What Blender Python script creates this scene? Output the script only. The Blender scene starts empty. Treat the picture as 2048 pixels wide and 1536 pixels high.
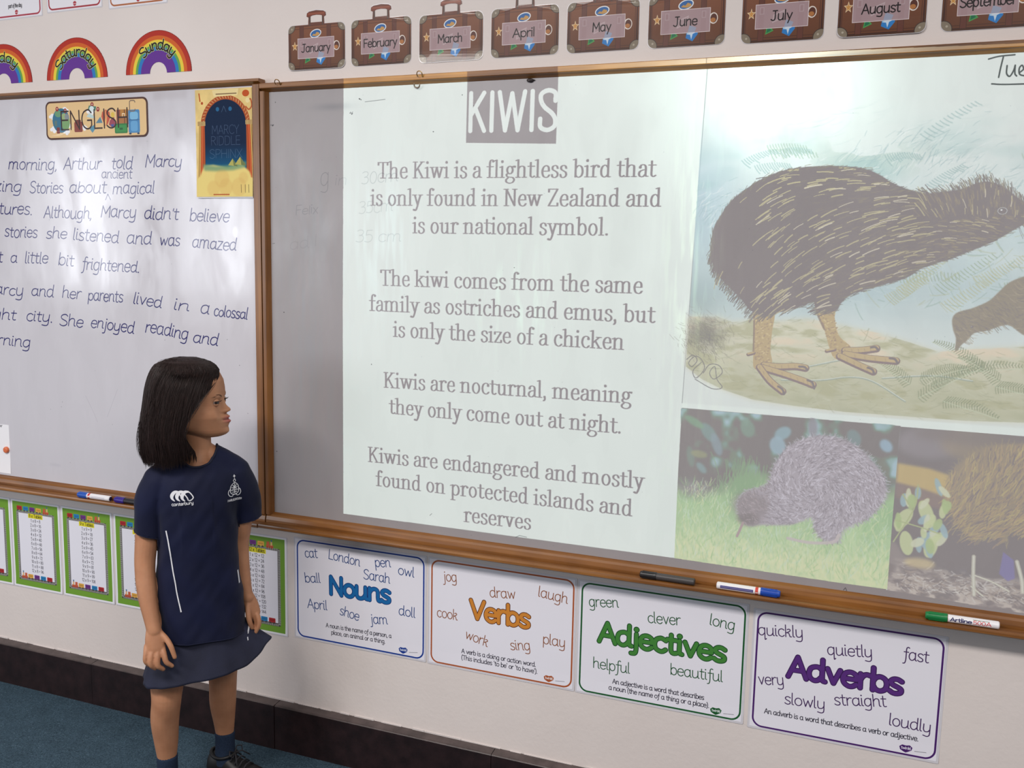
import bpy, bmesh, math, random
import numpy as np
from mathutils import Vector, Matrix
from mathutils.bvhtree import BVHTree

# ---------------------------------------------------------------- camera, light, exposure
# metres; the photographed wall is the plane y = 0, x runs right along it, the room lies at y < 0
scene = bpy.context.scene
COL = scene.collection
CAM_POS = Vector((0.0, -2.238, 1.463))
right = Vector((0.930267, 0.366311, 0.020480)); up = Vector((-0.067355, 0.115644, 0.991004)); fwd = Vector((-0.360648, 0.923278, -0.132253))
cam = bpy.data.cameras.new('camera')
cam.sensor_width = 36.0
cam.lens = 1883.3/2048*36.0
cam.clip_start = 0.05
cam_ob = bpy.data.objects.new('camera', cam)
COL.objects.link(cam_ob)
M = Matrix((right, up, -fwd)).transposed().to_4x4()
M.translation = CAM_POS
cam_ob.matrix_world = M
scene.camera = cam_ob

scene.view_settings.view_transform = 'Standard'
scene.view_settings.look = 'None'
scene.view_settings.exposure = 0.17
scene.view_settings.gamma = 1.0
scene.view_settings.use_curve_mapping = False
scene.cycles.use_light_tree = False      # few lamps: sampling them evenly keeps the projected page clean

world = bpy.data.worlds.new('room_bounce')
scene.world = world
world.use_nodes = True
world.node_tree.nodes['Background'].inputs['Color'].default_value = (0.97, 0.94, 0.93, 1)
world.node_tree.nodes['Background'].inputs['Strength'].default_value = 0.27


def area(name, loc, target, size, power, color):
    d = bpy.data.lights.new(name, 'AREA')
    d.shape = 'RECTANGLE'; d.size, d.size_y = size; d.energy = power; d.color = color
    o = bpy.data.objects.new(name, d); COL.objects.link(o)
    o.location = loc
    o.rotation_euler = (Vector(target)-Vector(loc)).to_track_quat('-Z', 'Y').to_euler()
    return o


# ceiling panels of the classroom, and the daylight of the windows across the room (to the left behind the camera)
for x, y, w in ((-1.9, -2.55, 92), (1.3, -2.55, 68)):
    area('ceiling_panel_light', (x, y, 2.95), (x, y, 0), (1.8, 0.6), w, (1.0, 0.96, 0.92))
WINDOW_PANES = [(-6.75, 0.95), (-5.3, 0.75), (-4.3, 0.6)]  # rightmost pane is added: its reflection brightens the right board's unlit left strip
for x, w in WINDOW_PANES:
    area('window_daylight', (x, -4.4, 1.75), (x, 0, 1.75), (w, 1.3), 36*w, (0.90, 0.94, 1.0))

PROJECTOR = Vector((-0.42, -1.50, 2.13))     # ceiling projector hanging above and right of the child
# ---------------------------------------------------------------- flat print: a small vector painter
def spline(pts, n=6):
    P = np.asarray(pts, float)
    if len(P) < 3:
        return P
    A = np.vstack([2*P[0]-P[1], P, 2*P[-1]-P[-2]])
    t = np.linspace(0, 1, n, endpoint=False)[:, None]
    out = []
    for i in range(1, len(A)-2):
        a, b, c, d = A[i-1], A[i], A[i+1], A[i+2]
        out.append(.5*((2*b)+(c-a)*t+(2*a-5*b+4*c-d)*t*t+(3*b-a-3*c+d)*t**3))
    return np.vstack(out+[P[-1:]])


def loop(pts, n=6):
    P = list(map(tuple, pts))
    S = spline([P[-1]]+P+[P[0], P[1]], n)
    return S[n:-n]


class Sheet:
    """A print measured in millimetres: origin (x0, z0) at bottom left, k pixels per mm."""
    def __init__(s, x0, z0, x1, z1, k, color=(1, 1, 1)):
        s.x0, s.z0, s.k = x0, z0, k
        s.w, s.h = max(4, int(round((x1-x0)*k))), max(4, int(round((z1-z0)*k)))
        s.a = np.empty((s.h, s.w, 3), np.float32)
        s.a[:] = color

    def px(s, pts):
        return (np.asarray(pts, float)-(s.x0, s.z0))*s.k-.5

    def box(s, P, m):
        x0, y0 = np.floor(P.min(0)-m).astype(int)
        x1, y1 = np.ceil(P.max(0)+m).astype(int)+1
        x0, y0, x1, y1 = max(x0, 0), max(y0, 0), min(x1, s.w), min(y1, s.h)
        return (x0, y0, x1, y1) if x1 > x0 and y1 > y0 else None

    def put(s, b, cov, color, alpha=1.):
        x0, y0, x1, y1 = b
        c = (np.clip(cov, 0, 1)*alpha)[..., None]
        R = s.a[y0:y1, x0:x1]
        R += (np.asarray(color, np.float32)-R)*c

    def mask(s, lines, w, h=None):
        """coverage of polylines drawn with an elliptical nib, w x h mm"""
        a = max(w*s.k/2, .35); b_ = max((h if h else w)*s.k/2, .35)
        L = [s.px(l) for l in lines]
        bb = s.box(np.vstack(L), max(a, b_)+1.5)
        if bb is None:
            return None, None
        X0, Y0, X1, Y1 = bb
        M = np.zeros((Y1-Y0, X1-X0), np.float32)
        m = max(a, b_)+1.5
        for P in L:
            if len(P) == 1:
                P = np.vstack([P, P+1e-3])
            for p, q in zip(P[:-1], P[1:]):
                x0 = max(int(min(p[0], q[0])-m), X0); x1 = min(int(max(p[0], q[0])+m)+2, X1)
                y0 = max(int(min(p[1], q[1])-m), Y0); y1 = min(int(max(p[1], q[1])+m)+2, Y1)
                if x1 <= x0 or y1 <= y0:
                    continue
                d = (q-p)/(a, b_)
                gx = (np.arange(x0, x1)-p[0])/a
                gy = ((np.arange(y0, y1)-p[1])/b_)[:, None]
                t = np.clip((gx*d[0]+gy*d[1])/(d@d+1e-12), 0, 1)
                r = np.sqrt((gx-t*d[0])**2+(gy-t*d[1])**2)
                e = q-p; n = np.hypot(*e)+1e-9
                hw = np.hypot(a*e[1]/n, b_*e[0]/n) if n > .01 else a
                c = (1-r)*hw+.5
                S = M[y0-Y0:y1-Y0, x0-X0:x1-X0]
                np.maximum(S, np.clip(c, 0, 1), out=S)
        return bb, M

    def line(s, pts, w, color, alpha=1., smooth=0, h=None):
        P = spline(pts, smooth) if smooth else pts
        bb, M = s.mask([P], w, h)
        if bb: s.put(bb, M, color, alpha)

    def poly(s, pts, color, alpha=1., soft=0):
        P = s.px(pts)
        bb = s.box(P, 1+soft*s.k*3)
        if bb is None: return
        x0, y0, x1, y1 = bb
        W = x1-x0; M = np.zeros((y1-y0, W), np.float32); N = 3
        A, B = P, np.roll(P, -1, 0)
        xs = np.arange(W)+x0
        for j in range(y1-y0):
            for k in range(N):
                y = y0+j+(k+.5)/N-.5
                m = (A[:, 1] <= y) != (B[:, 1] <= y)
                if not m.any(): continue
                a, b = A[m], B[m]
                cx = np.sort(a[:, 0]+(y-a[:, 1])/(b[:, 1]-a[:, 1])*(b[:, 0]-a[:, 0]))
                for u, v in zip(cx[::2], cx[1::2]):
                    M[j] += (np.clip(v-xs+.5, 0, 1)-np.clip(u-xs+.5, 0, 1))/N
        if soft: M = blur(M, soft*s.k)
        s.put(bb, M, color, alpha)

    def blob(s, x, z, rx, rz, color, alpha=1., soft=0, rot=0, n=28):
        t = np.linspace(0, 2*np.pi, n, endpoint=False)
        c, r = np.cos(rot), np.sin(rot)
        X, Z = rx*np.cos(t), rz*np.sin(t)
        s.poly(np.stack([x+c*X-r*Z, z+r*X+c*Z], 1), color, alpha, soft)

    def rect(s, x0, z0, x1, z1, color, alpha=1., r=0, soft=0):
        s.poly(round_rect(x0, z0, x1, z1, r), color, alpha, soft)


def blur(M, r):
    r = int(max(1, round(r)))
    k = np.ones(2*r+1)/(2*r+1)
    for _ in range(2):
        M = np.apply_along_axis(lambda v: np.convolve(v, k, 'same'), 0, M)
        M = np.apply_along_axis(lambda v: np.convolve(v, k, 'same'), 1, M)
    return M.astype(np.float32)


def round_rect(x0, z0, x1, z1, r, n=6):
    if r <= 0:
        return np.array([(x0, z0), (x1, z0), (x1, z1), (x0, z1)], float)
    out = []
    for cx, cz, a in ((x1-r, z1-r, 0), (x0+r, z1-r, 90), (x0+r, z0+r, 180), (x1-r, z0+r, 270)):
        for i in range(n+1):
            t = math.radians(a+90*i/n)
            out.append((cx+r*math.cos(t), cz+r*math.sin(t)))
    return np.array(out)


def value_noise(h, w, cell, rng, octaves=3):
    """smooth noise 0..1 for paint and smudges; cell = (cy, cx) in pixels"""
    out = np.zeros((h, w), np.float32); amp, tot = 1., 0.
    for o in range(octaves):
        ny, nx = max(2, int(h/cell[0]*2**o)+2), max(2, int(w/cell[1]*2**o)+2)
        g = rng.random((ny, nx)).astype(np.float32)
        y = np.linspace(0, ny-1.001, h); x = np.linspace(0, nx-1.001, w)
        yi, xi = y.astype(int), x.astype(int)
        fy, fx = (y-yi)[:, None], (x-xi)[None]
        fy, fx = fy*fy*(3-2*fy), fx*fx*(3-2*fx)
        a = g[yi][:, xi]; b = g[yi][:, xi+1]; c = g[yi+1][:, xi]; d = g[yi+1][:, xi+1]
        out += amp*((a*(1-fx)+b*fx)*(1-fy)+(c*(1-fx)+d*fx)*fy)
        tot += amp; amp *= .5
    return out/tot


# ---------------------------------------------------------------- letterforms as pen strokes
# advance; strokes: l = straight, c = curve, o = ellipse(cx,cy,rx,ry). baseline 0, x-height 50, ascender 78
BOWL = 'c40,40 31,49 21,50 9,43 4,25 8,8 19,0 30,4 40,18'
TAIL = 'c40,50 40,34 40,14 42,3 48,1'
ROUND = {
 ' ': '24;', 'a': '50;'+BOWL+'|'+TAIL, 'b': '46;l6,78 6,0|c6,32 14,46 26,50 38,42 42,25 38,8 26,0 14,4 6,18',
 'c': '40;c37,43 28,49 20,50 8,42 4,25 8,8 20,0 29,1 37,8', 'd': '50;'+BOWL+'|c40,78 40,50 40,14 42,3 48,1',
 'e': '44;l5,26 40,26|c40,26 38,42 25,50 11,45 4,28 7,10 18,0 29,0 39,8', 'f': '31;c34,75 28,79 20,75 17,62 17,40 17,10 15,-12 10,-24 1,-26|l4,48 30,48',
 'g': '48;'+BOWL+'|c40,50 40,20 40,-8 36,-22 24,-27 6,-23', 'h': '48;l6,78 6,0|c6,30 14,45 26,50 36,44 38,30 38,14 40,3 46,1',
 'i': '18;c6,50 6,30 6,12 8,3 14,1|o6,68,1.5,1.5', 'j': '20;c12,50 12,20 12,-10 8,-24 -3,-26|o12,68,1.5,1.5',
 'k': '42;l6,78 6,0|c6,24 18,30 30,38 32,46 26,51 16,48|c14,28 24,22 29,6 32,1 39,1', 'l': '18;c6,78 6,40 6,12 8,3 14,1',
 'm': '74;l6,50 6,0|c6,32 12,46 22,50 31,45 34,32 34,16 34,0|c34,32 40,46 50,50 60,44 62,30 62,14 64,3 70,1',
 'n': '48;l6,50 6,0|c6,30 14,45 26,50 36,44 38,30 38,14 40,3 46,1', 'o': '46;o23,25,19,25',
 'p': '46;l6,50 6,-27|c6,32 14,46 26,50 38,42 42,25 38,8 26,0 14,4 6,18', 'q': '48;'+BOWL+'|c40,50 40,10 40,-24 43,-27 48,-22',
 'r': '33;l6,50 6,0|c6,30 13,44 22,50 31,48', 's': '38;c34,44 24,50 13,49 6,40 11,30 24,23 33,16 32,5 22,0 12,1 4,7',
 't': '32;c13,68 13,40 13,14 16,3 22,0 29,2|l2,50 29,50', 'u': '50;c6,50 6,32 6,14 11,3 20,0 32,5 40,20|'+TAIL,
 'v': '42;l4,50 21,1 38,50', 'w': '60;l4,50 17,1 30,42 43,1 56,50', 'x': '40;l4,50 35,0|l35,50 4,0',
 'y': '48;c6,50 6,34 6,18 11,5 20,2 32,6 40,20|c40,50 40,20 40,-8 36,-22 24,-27 6,-23', 'z': '40;l4,50 35,50 4,0 37,0',
 'A': '56;l3,0 28,75 53,0|l12,26 44,26', 'C': '54;c50,64 40,75 28,75 12,64 5,38 12,12 28,0 40,1 51,10',
 'D': '56;l7,0 7,75 22,75|c22,75 42,68 50,38 42,8 22,0 7,0', 'E': '46;l42,75 7,75 7,0 42,0|l7,39 38,39', 'F': '44;l42,75 7,75 7,0|l7,39 36,39',
 'G': '58;c50,64 40,75 28,75 12,64 5,38 12,12 28,0 42,3 51,14|l51,14 51,34 32,34', 'H': '56;l7,75 7,0|l49,75 49,0|l7,39 49,39',
 'I': '18;l9,75 9,0', 'J': '48;c32,75 32,40 31,14 24,1 12,0 3,8|l16,75 46,75', 'K': '50;l7,75 7,0|l46,75 8,32|l20,44 47,0', 'L': '44;l7,75 7,0 42,0',
 'M': '66;l6,0 9,75 33,24 57,75 60,0', 'N': '56;l7,0 7,75 48,0 48,75', 'B': '48;l7,0 7,75|c7,75 26,75 40,68 40,52 30,41 7,40|c7,40 32,39 44,30 44,14 32,1 7,0', 'O': '58;o29,37.5,23,37.5', 'U': '54;c7,75 7,40 8,14 18,1 34,1 46,14 47,40 47,75', 'P': '48;l7,0 7,75|c7,75 26,75 42,68 43,52 34,38 20,35 7,35',
 'R': '52;l7,0 7,75|c7,75 26,75 42,68 43,54 34,41 20,38 7,38|l24,38 47,0',
 'S': '50;c44,65 34,75 20,75 8,66 8,52 18,42 34,34 45,22 42,7 28,-1 14,1 4,9', 'T': '50;l2,75 48,75|l25,75 25,0', 'V': '54;l3,75 27,2 51,75',
 'X': '50;l3,75 47,0|l47,75 3,0', 'Y': '50;l3,75 25,38 47,75|l25,38 25,0', 'Z': '48;l4,75 44,75 4,0 45,0',
 '0': '44;o22,36,17,36', '1': '34;l8,58 20,72 20,0', '2': '42;c5,60 12,71 24,72 35,62 34,48 22,26 4,0|l4,0 38,0',
 '3': '42;c5,66 16,72 30,69 35,57 29,44 16,39|c16,39 32,37 38,22 32,5 18,0 3,5', '4': '46;l30,0 30,72 3,22 42,22',
 '5': '42;l34,72 9,72 7,42|c7,42 18,46 32,42 38,24 32,6 18,0 3,5', '6': '44;c34,68 22,68 9,48 5,24 10,6 22,0 34,6 38,22 34,38 22,44 10,38 5,24',
 '7': '42;l4,72 38,72 14,0', '8': '44;o22,55,14,17|o22,19,17,19', '9': '44;c10,4 22,4 35,24 39,48 34,66 22,72 10,66 6,50 10,34 22,28 34,34 39,48',
 '.': '18;o8,2,1.5,1.5', ',': '18;c9,3 9,-4 5,-12', "'": '14;l7,78 6,62', '(': '24;c20,84 9,60 6,32 9,6 20,-16', ')': '24;c4,84 15,60 18,32 15,6 4,-16',
 '=': '44;l6,44 38,44|l6,26 38,26', '-': '30;l4,28 26,28', '?': '40;c5,62 16,75 32,66 30,50 18,38 18,22|o18,3,1.5,1.5'}
COMIC = dict(ROUND); COMIC['y'] = '44;l5,50 22,6|l40,50 12,-27'; COMIC['f'] = '30;c32,72 26,78 19,74 16,60 16,30 16,0|l4,48 30,48'
COMIC['b'] = ROUND['b']; COMIC['u'] = '48;c6,50 6,32 6,14 11,3 20,0 32,5 39,18|l40,50 40,0'; COMIC['a'] = '48;'+BOWL+'|l40,50 40,0'; COMIC['l'] = '14;l6,78 6,0'
COMIC['i'] = '14;l6,50 6,0|o6,70,2,2'; COMIC['n'] = '46;l6,50 6,0|c6,30 14,45 26,50 36,44 38,30 38,0'; COMIC['h'] = '46;l6,78 6,0|c6,30 14,45 26,50 36,44 38,30 38,0'
SANS = dict(COMIC); SANS['a'] = '44;c7,44 18,50 30,49 36,38 36,0|c36,28 22,29 9,25 4,14 9,2 20,0 30,5 36,14'; SANS['t'] = ROUND['t']
# condensed book serif: broad nib (thick stems, thin bars) plus foot and head serifs
def _sf(x, y, a=8, b=8): return '|l%g,%g %g,%g' % (x-a, y, x+b, y)
def _hd(x, y): return '|l%g,%g %g,%g' % (x-9, y-3, x, y)
SERIF = {
 ' ': '22;', 'a': '42;c9,40 13,47 21,50 29,47 32,38 32,20 32,8 35,3 40,3|c31,30 20,28 10,23 6,13 9,4 17,1 25,4 31,12|o10,39,1.5,3',
 'b': '47;l11,76 11,2|c11,36 18,46 27,49 36,42 40,25 36,8 26,1 17,3 11,10'+_hd(11, 76), 'c': '40;c35,38 32,46 23,50 12,44 7,25 12,7 22,1 30,3 36,10|o33,39,1.5,3',
 'd': '48;l35,76 35,2|c35,38 29,47 20,49 11,42 7,25 10,8 19,1 29,5 35,14'+_hd(35, 76)+'|l35,2 43,2', 'e': '42;l9,27 35,27|c35,28 33,44 23,50 12,43 7,25 12,6 23,1 31,3 37,11',
 'f': '32;l14,62 14,2|c14,60 16,72 23,77 31,73|l3,48 28,48|o29,71,1.5,3'+_sf(15, 2, 10, 11),
 'g': '46;o21,33,12,16|c13,20 7,14 9,6 20,3 34,1 40,-8 34,-19 20,-23 7,-18 5,-9 13,0|c31,44 36,49 42,49|o42,47,1,2.5',
 'h': '52;l11,76 11,2|c11,36 18,46 27,49 36,46 38,36 38,2'+_hd(11, 76)+_sf(11, 2)+_sf(38, 2), 'i': '25;l12,49 12,2|o12,69,1.5,4'+_hd(12, 48)+_sf(12, 2),
 'k': '50;l11,76 11,2|l38,48 13,24|l22,32 40,2'+_hd(11, 76)+_sf(11, 2)+_sf(40, 2, 8, 7)+_sf(37, 48, 9, 8), 'l': '25;l12,76 12,2'+_hd(12, 76)+_sf(12, 2),
 'm': '78;l11,49 11,2|c11,36 17,46 26,49 34,46 37,36 37,2|c37,36 43,46 52,49 60,46 63,36 63,2'+_hd(11, 48)+_sf(11, 2)+_sf(37, 2)+_sf(63, 2),
 'n': '52;l11,49 11,2|c11,36 18,46 27,49 36,46 38,36 38,2'+_hd(11, 48)+_sf(11, 2)+_sf(38, 2), 'o': '45;o22.5,25,15,24',
 'p': '48;l12,49 12,-22|c12,36 19,46 28,49 37,42 41,25 37,8 27,1 18,3 12,10'+_hd(12, 48)+_sf(13, -22, 8, 9), 'r': '37;l12,49 12,2|c12,34 17,45 25,50 33,47|o33,44,1.5,3'+_hd(12, 48)+_sf(13, 2, 9, 10),
 's': '36;c30,38 26,48 17,50 9,45 9,34 18,28 28,21 30,10 24,2 15,0 8,4 6,13', 't': '31;c13,64 13,30 13,10 17,3 23,2 29,7|l3,48 28,48',
 'u': '51;c12,48 12,30 12,12 17,3 25,2 33,7 37,16|l37,48 37,2'+_hd(12, 48)+_hd(37, 48)+'|l37,2 45,2', 'v': '44;l9,48 22,3 35,48'+_sf(8, 48, 7, 8)+_sf(36, 48, 7, 7),
 'w': '64;l8,48 19,3 31,46 43,3 55,48'+_sf(8, 48, 7, 8)+_sf(55, 48, 7, 7)+_sf(31, 48, 5, 4), 'y': '44;c9,48 16,26 23,4|c36,48 28,22 20,-8 13,-21 5,-19'+_sf(8, 48, 7, 8)+_sf(37, 48, 7, 7)+'|o6,-18,1.5,2.5',
 'z': '38;l5,48 33,48 6,2 34,2|l5,48 5,38|l34,2 34,12', 'x': '42;l8,48 34,2|l34,48 8,2', '.': '20;o9,5,1,3', ',': '20;c10,4 10,-6 5,-13|o9,5,1,3',
 'T': '53;l26,72 26,2|l4,72 48,72|l4,72 4,60|l48,72 48,60'+_sf(26, 2, 10, 10), 'K': '57;l12,72 12,2|l44,72 14,32|l24,44 47,2'+_sf(12, 2)+_sf(12, 72)+_sf(45, 72, 8, 8)+_sf(47, 2, 8, 7),
 'N': '60;l12,72 12,2|l12,72 48,2|l48,72 48,2'+_sf(12, 2)+_sf(10, 72)+_sf(48, 72), 'Z': '50;l7,72 43,72 7,2 44,2|l7,72 7,60|l44,2 44,14'}
BLOCK = {'K': '50;l8,100 8,0|l42,100 10,44|l20,60 44,0', 'I': '26;l13,100 13,0', 'W': '76;l6,100 22,0 38,96 54,0 70,100',
         'S': '52;c44,74 43,94 26,101 9,92 9,74 18,58 36,42 45,26 43,8 26,-1 9,7 8,28'}
_CACHE = {}


def glyph(font, ch):
    key = (id(font), ch)
    if key not in _CACHE:
        adv, body = font.get(ch, '40;').split(';')
        out = []
        for st in filter(None, body.split('|')):
            n = [tuple(map(float, q.split(','))) for q in st[1:].split()]
            if st[0] == 'o':
                cx, cy, rx, ry = n[0]
                t = np.linspace(0, 2*np.pi, 29 if rx > 4 else 9)
                out.append(np.stack([cx+rx*np.cos(t), cy+ry*np.sin(t)], 1))
            else:
                out.append(spline(n, 4) if st[0] == 'c' else np.array(n))
        _CACHE[key] = float(adv), out
    return _CACHE[key]


def text_lines(s, x0, z0, x1, z1, size, font=ROUND, slant=0, wob=0, rng=None):
    """strokes of s with baseline (x0,z0)-(x1,z1) mm and x-height `size` mm; the width is fitted"""
    total = sum(glyph(font, c)[0] for c in s)
    L = math.hypot(x1-x0, z1-z0); ux, uz = (x1-x0)/L, (z1-z0)/L
    kx, kz = L/total, size/50
    out, cur = [], 0.
    for c in s:
        adv, st = glyph(font, c)
        dz, sc = (rng.normal(0, wob), 1+rng.normal(0, wob*.02)) if wob else (0, 1)
        for p in st:
            gx = (cur+p[:, 0]+slant*p[:, 1])*kx; gz = (p[:, 1]*sc+dz)*kz
            out.append(np.stack([x0+ux*gx-uz*gz, z0+uz*gx+ux*gz], 1))
        cur += adv
    return out


def write(sh, s, x0, z0, x1, z1, size, w, color, font=ROUND, alpha=1., slant=0, h=None, wob=0, rng=None, edge=None, ew=0):
    if x1 is None:
        x1 = x0+sum(glyph(font, c)[0] for c in s)*size/50*.92; z1 = z0
    T = text_lines(s, x0, z0, x1, z1, size, font, slant, wob, rng)
    if edge is not None:
        bb, M = sh.mask(T, w+2*ew)
        if bb: sh.put(bb, M, edge)
    bb, M = sh.mask(T, w, h)
    if bb: sh.put(bb, M, color, alpha)
NOUN_RUNS = [('cat', -1505.2, 594.6, -1461.5, 598.7), ('London', -1427.4, 601.4, -1322.9, 592.7), ('pen', -1274.2, 598.7, -1224.0, 604.8), ('owl', -1202.4, 587.5, -1150.8, 585.3), ('Sarah', -1312.2, 558.6, -1226.7, 556.8), ('ball', -1506.0, 519.1, -1452.0, 525.5), ('April', -1498.4, 443.3, -1430.2, 446.6), ('shoe', -1390.8, 440.7, -1326.7, 431.4), ('jam', -1287.2, 430.4, -1232.2, 437.3), ('doll', -1199.8, 470.7, -1146.5, 469.8), ('Nouns', -1428.1, 494.3, -1221.9, 497.1), ('A noun is the name of a person, a', -1436.2, 394.9, -1221.5, 398.4), ('place, an animal or a thing.', -1418.4, 376.2, -1240.8, 378.8), ('@', -1184.6, 369.1, -1139.5, 370.0)]
VERB_RUNS = [('jog', -1061.4, 588.7, -1021.1, 592.3), ('draw', -925.0, 564.4, -850.7, 570.8), ('laugh', -789.0, 587.6, -706.7, 580.0), ('cook', -1081.1, 484.4, -1018.1, 484.0), ('work', -996.3, 437.5, -928.7, 423.7), ('sing', -862.3, 427.4, -804.8, 436.6), ('play', -772.3, 461.1, -709.1, 460.6), ('Verbs', -986.0, 493.3, -806.2, 494.3), ('A verb is a doing or action word.', -1005.8, 393.3, -789.3, 393.3), ("(This includes 'to be' or 'to have').", -1005.6, 375.0, -784.1, 374.8), ('@', -752.7, 367.6, -709.0, 367.4)]
ADJECTIVE_RUNS = [('green', -648.8, 582.4, -570.6, 591.7), ('clever', -495.0, 564.4, -411.8, 571.1), ('long', -342.9, 584.4, -280.8, 579.5), ('helpful', -633.8, 420.4, -535.1, 421.9), ('beautiful', -433.2, 439.4, -302.4, 443.9), ('Adjectives', -625.8, 491.1, -295.2, 493.2), ('An adjective is a word that describes', -580.3, 387.4, -345.9, 389.0), ('a noun (the name of a thing or a place).', -589.6, 369.3, -332.3, 370.7), ('@', -316.2, 366.1, -272.8, 365.6)]
ADVERB_RUNS = [('quickly', -225.3, 578.5, -121.1, 588.5), ('quietly', -66.2, 557.1, 33.5, 567.6), ('fast', 97.1, 575.8, 151.4, 575.8), ('very', -217.7, 454.6, -157.6, 463.4), ('slowly', -155.7, 417.5, -61.9, 421.5), ('straight', -42.6, 436.8, 71.5, 455.3), ('loudly', 77.4, 412.5, 167.9, 411.4), ('Adverbs', -157.2, 484.4, 105.3, 488.0), ('An adverb is a word that describes a verb or adjective.', -200.8, 384.3, 143.3, 386.0), ('@', 117.9, 363.5, 161.0, 362.2)]
SLIDE_RUNS = [('The Kiwi is a flightless bird that', -1262.0, 1664.1, -516.8, 1659.6), ('is only found in New Zealand and', -1283.6, 1594.0, -500.8, 1590.6), ('is our national symbol.', -1158.3, 1522.6, -625.7, 1521.9), ('The kiwi comes from the same', -1253.4, 1383.3, -537.0, 1384.9), ('family as ostriches and emus, but', -1287.3, 1314.7, -504.7, 1316.0), ('is only the size of a chicken', -1214.4, 1248.1, -577.6, 1247.2), ('Kiwis are nocturnal, meaning', -1242.5, 1108.8, -554.1, 1117.1), ('they only come out at night.', -1225.5, 1038.9, -576.3, 1040.0), ('Kiwis are endangered and mostly', -1290.8, 899.0, -515.6, 907.3), ('found on protected islands and', -1266.2, 833.9, -541.4, 835.0), ('reserves', -999.5, 764.9, -807.6, 767.3)]
STORY_RUNS = [('morning,', -2581.9, 1707.4, -2377.2, 1702.2), ('Arthur', -2354.0, 1703.2, -2202.6, 1701.9), ('told', -2165.6, 1703.4, -2084.2, 1701.0), ('Marcy', -2038.5, 1706.4, -1903.9, 1704.4), ('amazing', -2777.2, 1643.8, -2529.0, 1637.7), ('Stories', -2496.2, 1634.0, -2358.0, 1633.2), ('about', -2334.9, 1633.1, -2187.1, 1631.4), ('magical', -2164.6, 1630.0, -2005.4, 1629.2), ('creatures.', -2744.6, 1569.8, -2486.6, 1568.1), ('Although,', -2442.5, 1559.5, -2246.7, 1555.9), ('Marcy', -2213.9, 1561.1, -2076.6, 1558.6), ("didn't", -2048.2, 1555.4, -1920.6, 1554.3), ('believe', -1882.0, 1551.2, -1741.0, 1549.1), ('stories', -2611.7, 1498.3, -2471.9, 1496.7), ('she', -2437.4, 1495.8, -2350.0, 1495.5), ('listened', -2328.2, 1491.4, -2146.3, 1485.5), ('and', -2117.8, 1483.7, -2022.1, 1482.5), ('was', -1992.9, 1480.0, -1917.9, 1479.8), ('amazed', -1875.1, 1476.3, -1719.1, 1468.9), ('but', -2705.1, 1417.4, -2624.7, 1417.7), ('a', -2592.4, 1418.3, -2561.7, 1418.0), ('little', -2531.1, 1417.8, -2432.0, 1417.6), ('bit', -2392.1, 1412.7, -2326.7, 1412.0), ('frightened.', -2295.5, 1403.9, -2069.6, 1397.2), ('Marcy', -2716.0, 1313.5, -2542.1, 1314.6), ('and', -2510.3, 1315.7, -2414.3, 1313.5), ('her', -2381.8, 1313.3, -2303.2, 1311.6), ('parents', -2276.3, 1308.1, -2137.6, 1307.8), ('lived', -2100.7, 1304.4, -1991.6, 1296.1), ('in', -1950.3, 1293.0, -1890.0, 1291.6), ('a', -1852.3, 1287.6, -1818.0, 1284.9), ('colossal', -1802.8, 1281.3, -1684.3, 1273.9), ('bright', -2763.7, 1234.8, -2578.8, 1234.3), ('city.', -2536.8, 1235.2, -2422.0, 1233.4), ('She', -2397.5, 1224.1, -2299.1, 1223.3), ('enjoyed', -2270.1, 1225.5, -2099.0, 1214.2), ('reading', -2057.6, 1222.3, -1897.9, 1205.7), ('and', -1881.3, 1201.1, -1789.9, 1192.4), ('learning', -2750.8, 1148.5, -2522.5, 1151.2)]
ANCIENT = [('ancient', -2204.4, 1676.7, -2086.9, 1673.3)]
CARET = [(-2190.8, 1612.0), (-2181.2, 1628.9), (-2171.5, 1612.0)]
BIRD_BODY = [(-378.6, 1515.0), (-375.9, 1542.6), (-359.7, 1574.2), (-337.8, 1605.4), (-304.3, 1632.3), (-267.3, 1655.0), (-223.1, 1671.5), (-179.0, 1677.3), (-135.4, 1678.8), (-92.1, 1677.0), (-56.4, 1671.7), (-27.5, 1659.6), (1.5, 1641.0), (26.4, 1629.8), (50.9, 1622.4), (74.9, 1618.6), (104.8, 1622.0), (131.1, 1625.5), (150.4, 1632.4), (169.4, 1640.1), (188.7, 1642.0), (208.5, 1635.5), (225.4, 1624.8), (242.5, 1610.7), (259.3, 1598.3), (270.1, 1582.6), (268.5, 1563.3), (253.7, 1550.9), (238.6, 1540.1), (217.3, 1525.7), (192.5, 1511.1), (160.8, 1496.2), (128.7, 1481.1), (95.9, 1469.4), (69.4, 1457.8), (43.3, 1438.6), (9.3, 1426.5), (-25.2, 1414.2), (-53.2, 1405.7), (-74.1, 1393.6), (-87.6, 1377.8), (-97.5, 1362.1), (-134.2, 1360.6), (-146.5, 1379.5), (-183.0, 1364.6), (-220.2, 1353.3), (-250.4, 1344.2), (-282.0, 1354.8), (-306.8, 1381.7), (-331.6, 1404.8), (-348.2, 1420.2), (-365.0, 1439.7), (-376.1, 1463.4), (-381.2, 1487.2)]
BIRD_LEG_A = [(-274.7, 1365.3), (-230.3, 1362.2), (-232.0, 1309.7), (-233.4, 1266.4), (-228.0, 1237.8), (-236.4, 1220.4), (-267.0, 1220.9), (-271.4, 1259.5), (-272.6, 1307.8)]
BIRD_LEG_B = [(-141.8, 1389.0), (-95.8, 1390.5), (-98.4, 1348.6), (-87.0, 1307.2), (-58.9, 1280.6), (-68.2, 1254.3), (-92.6, 1255.3), (-105.2, 1278.1), (-118.9, 1319.7), (-136.7, 1356.4)]
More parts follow.
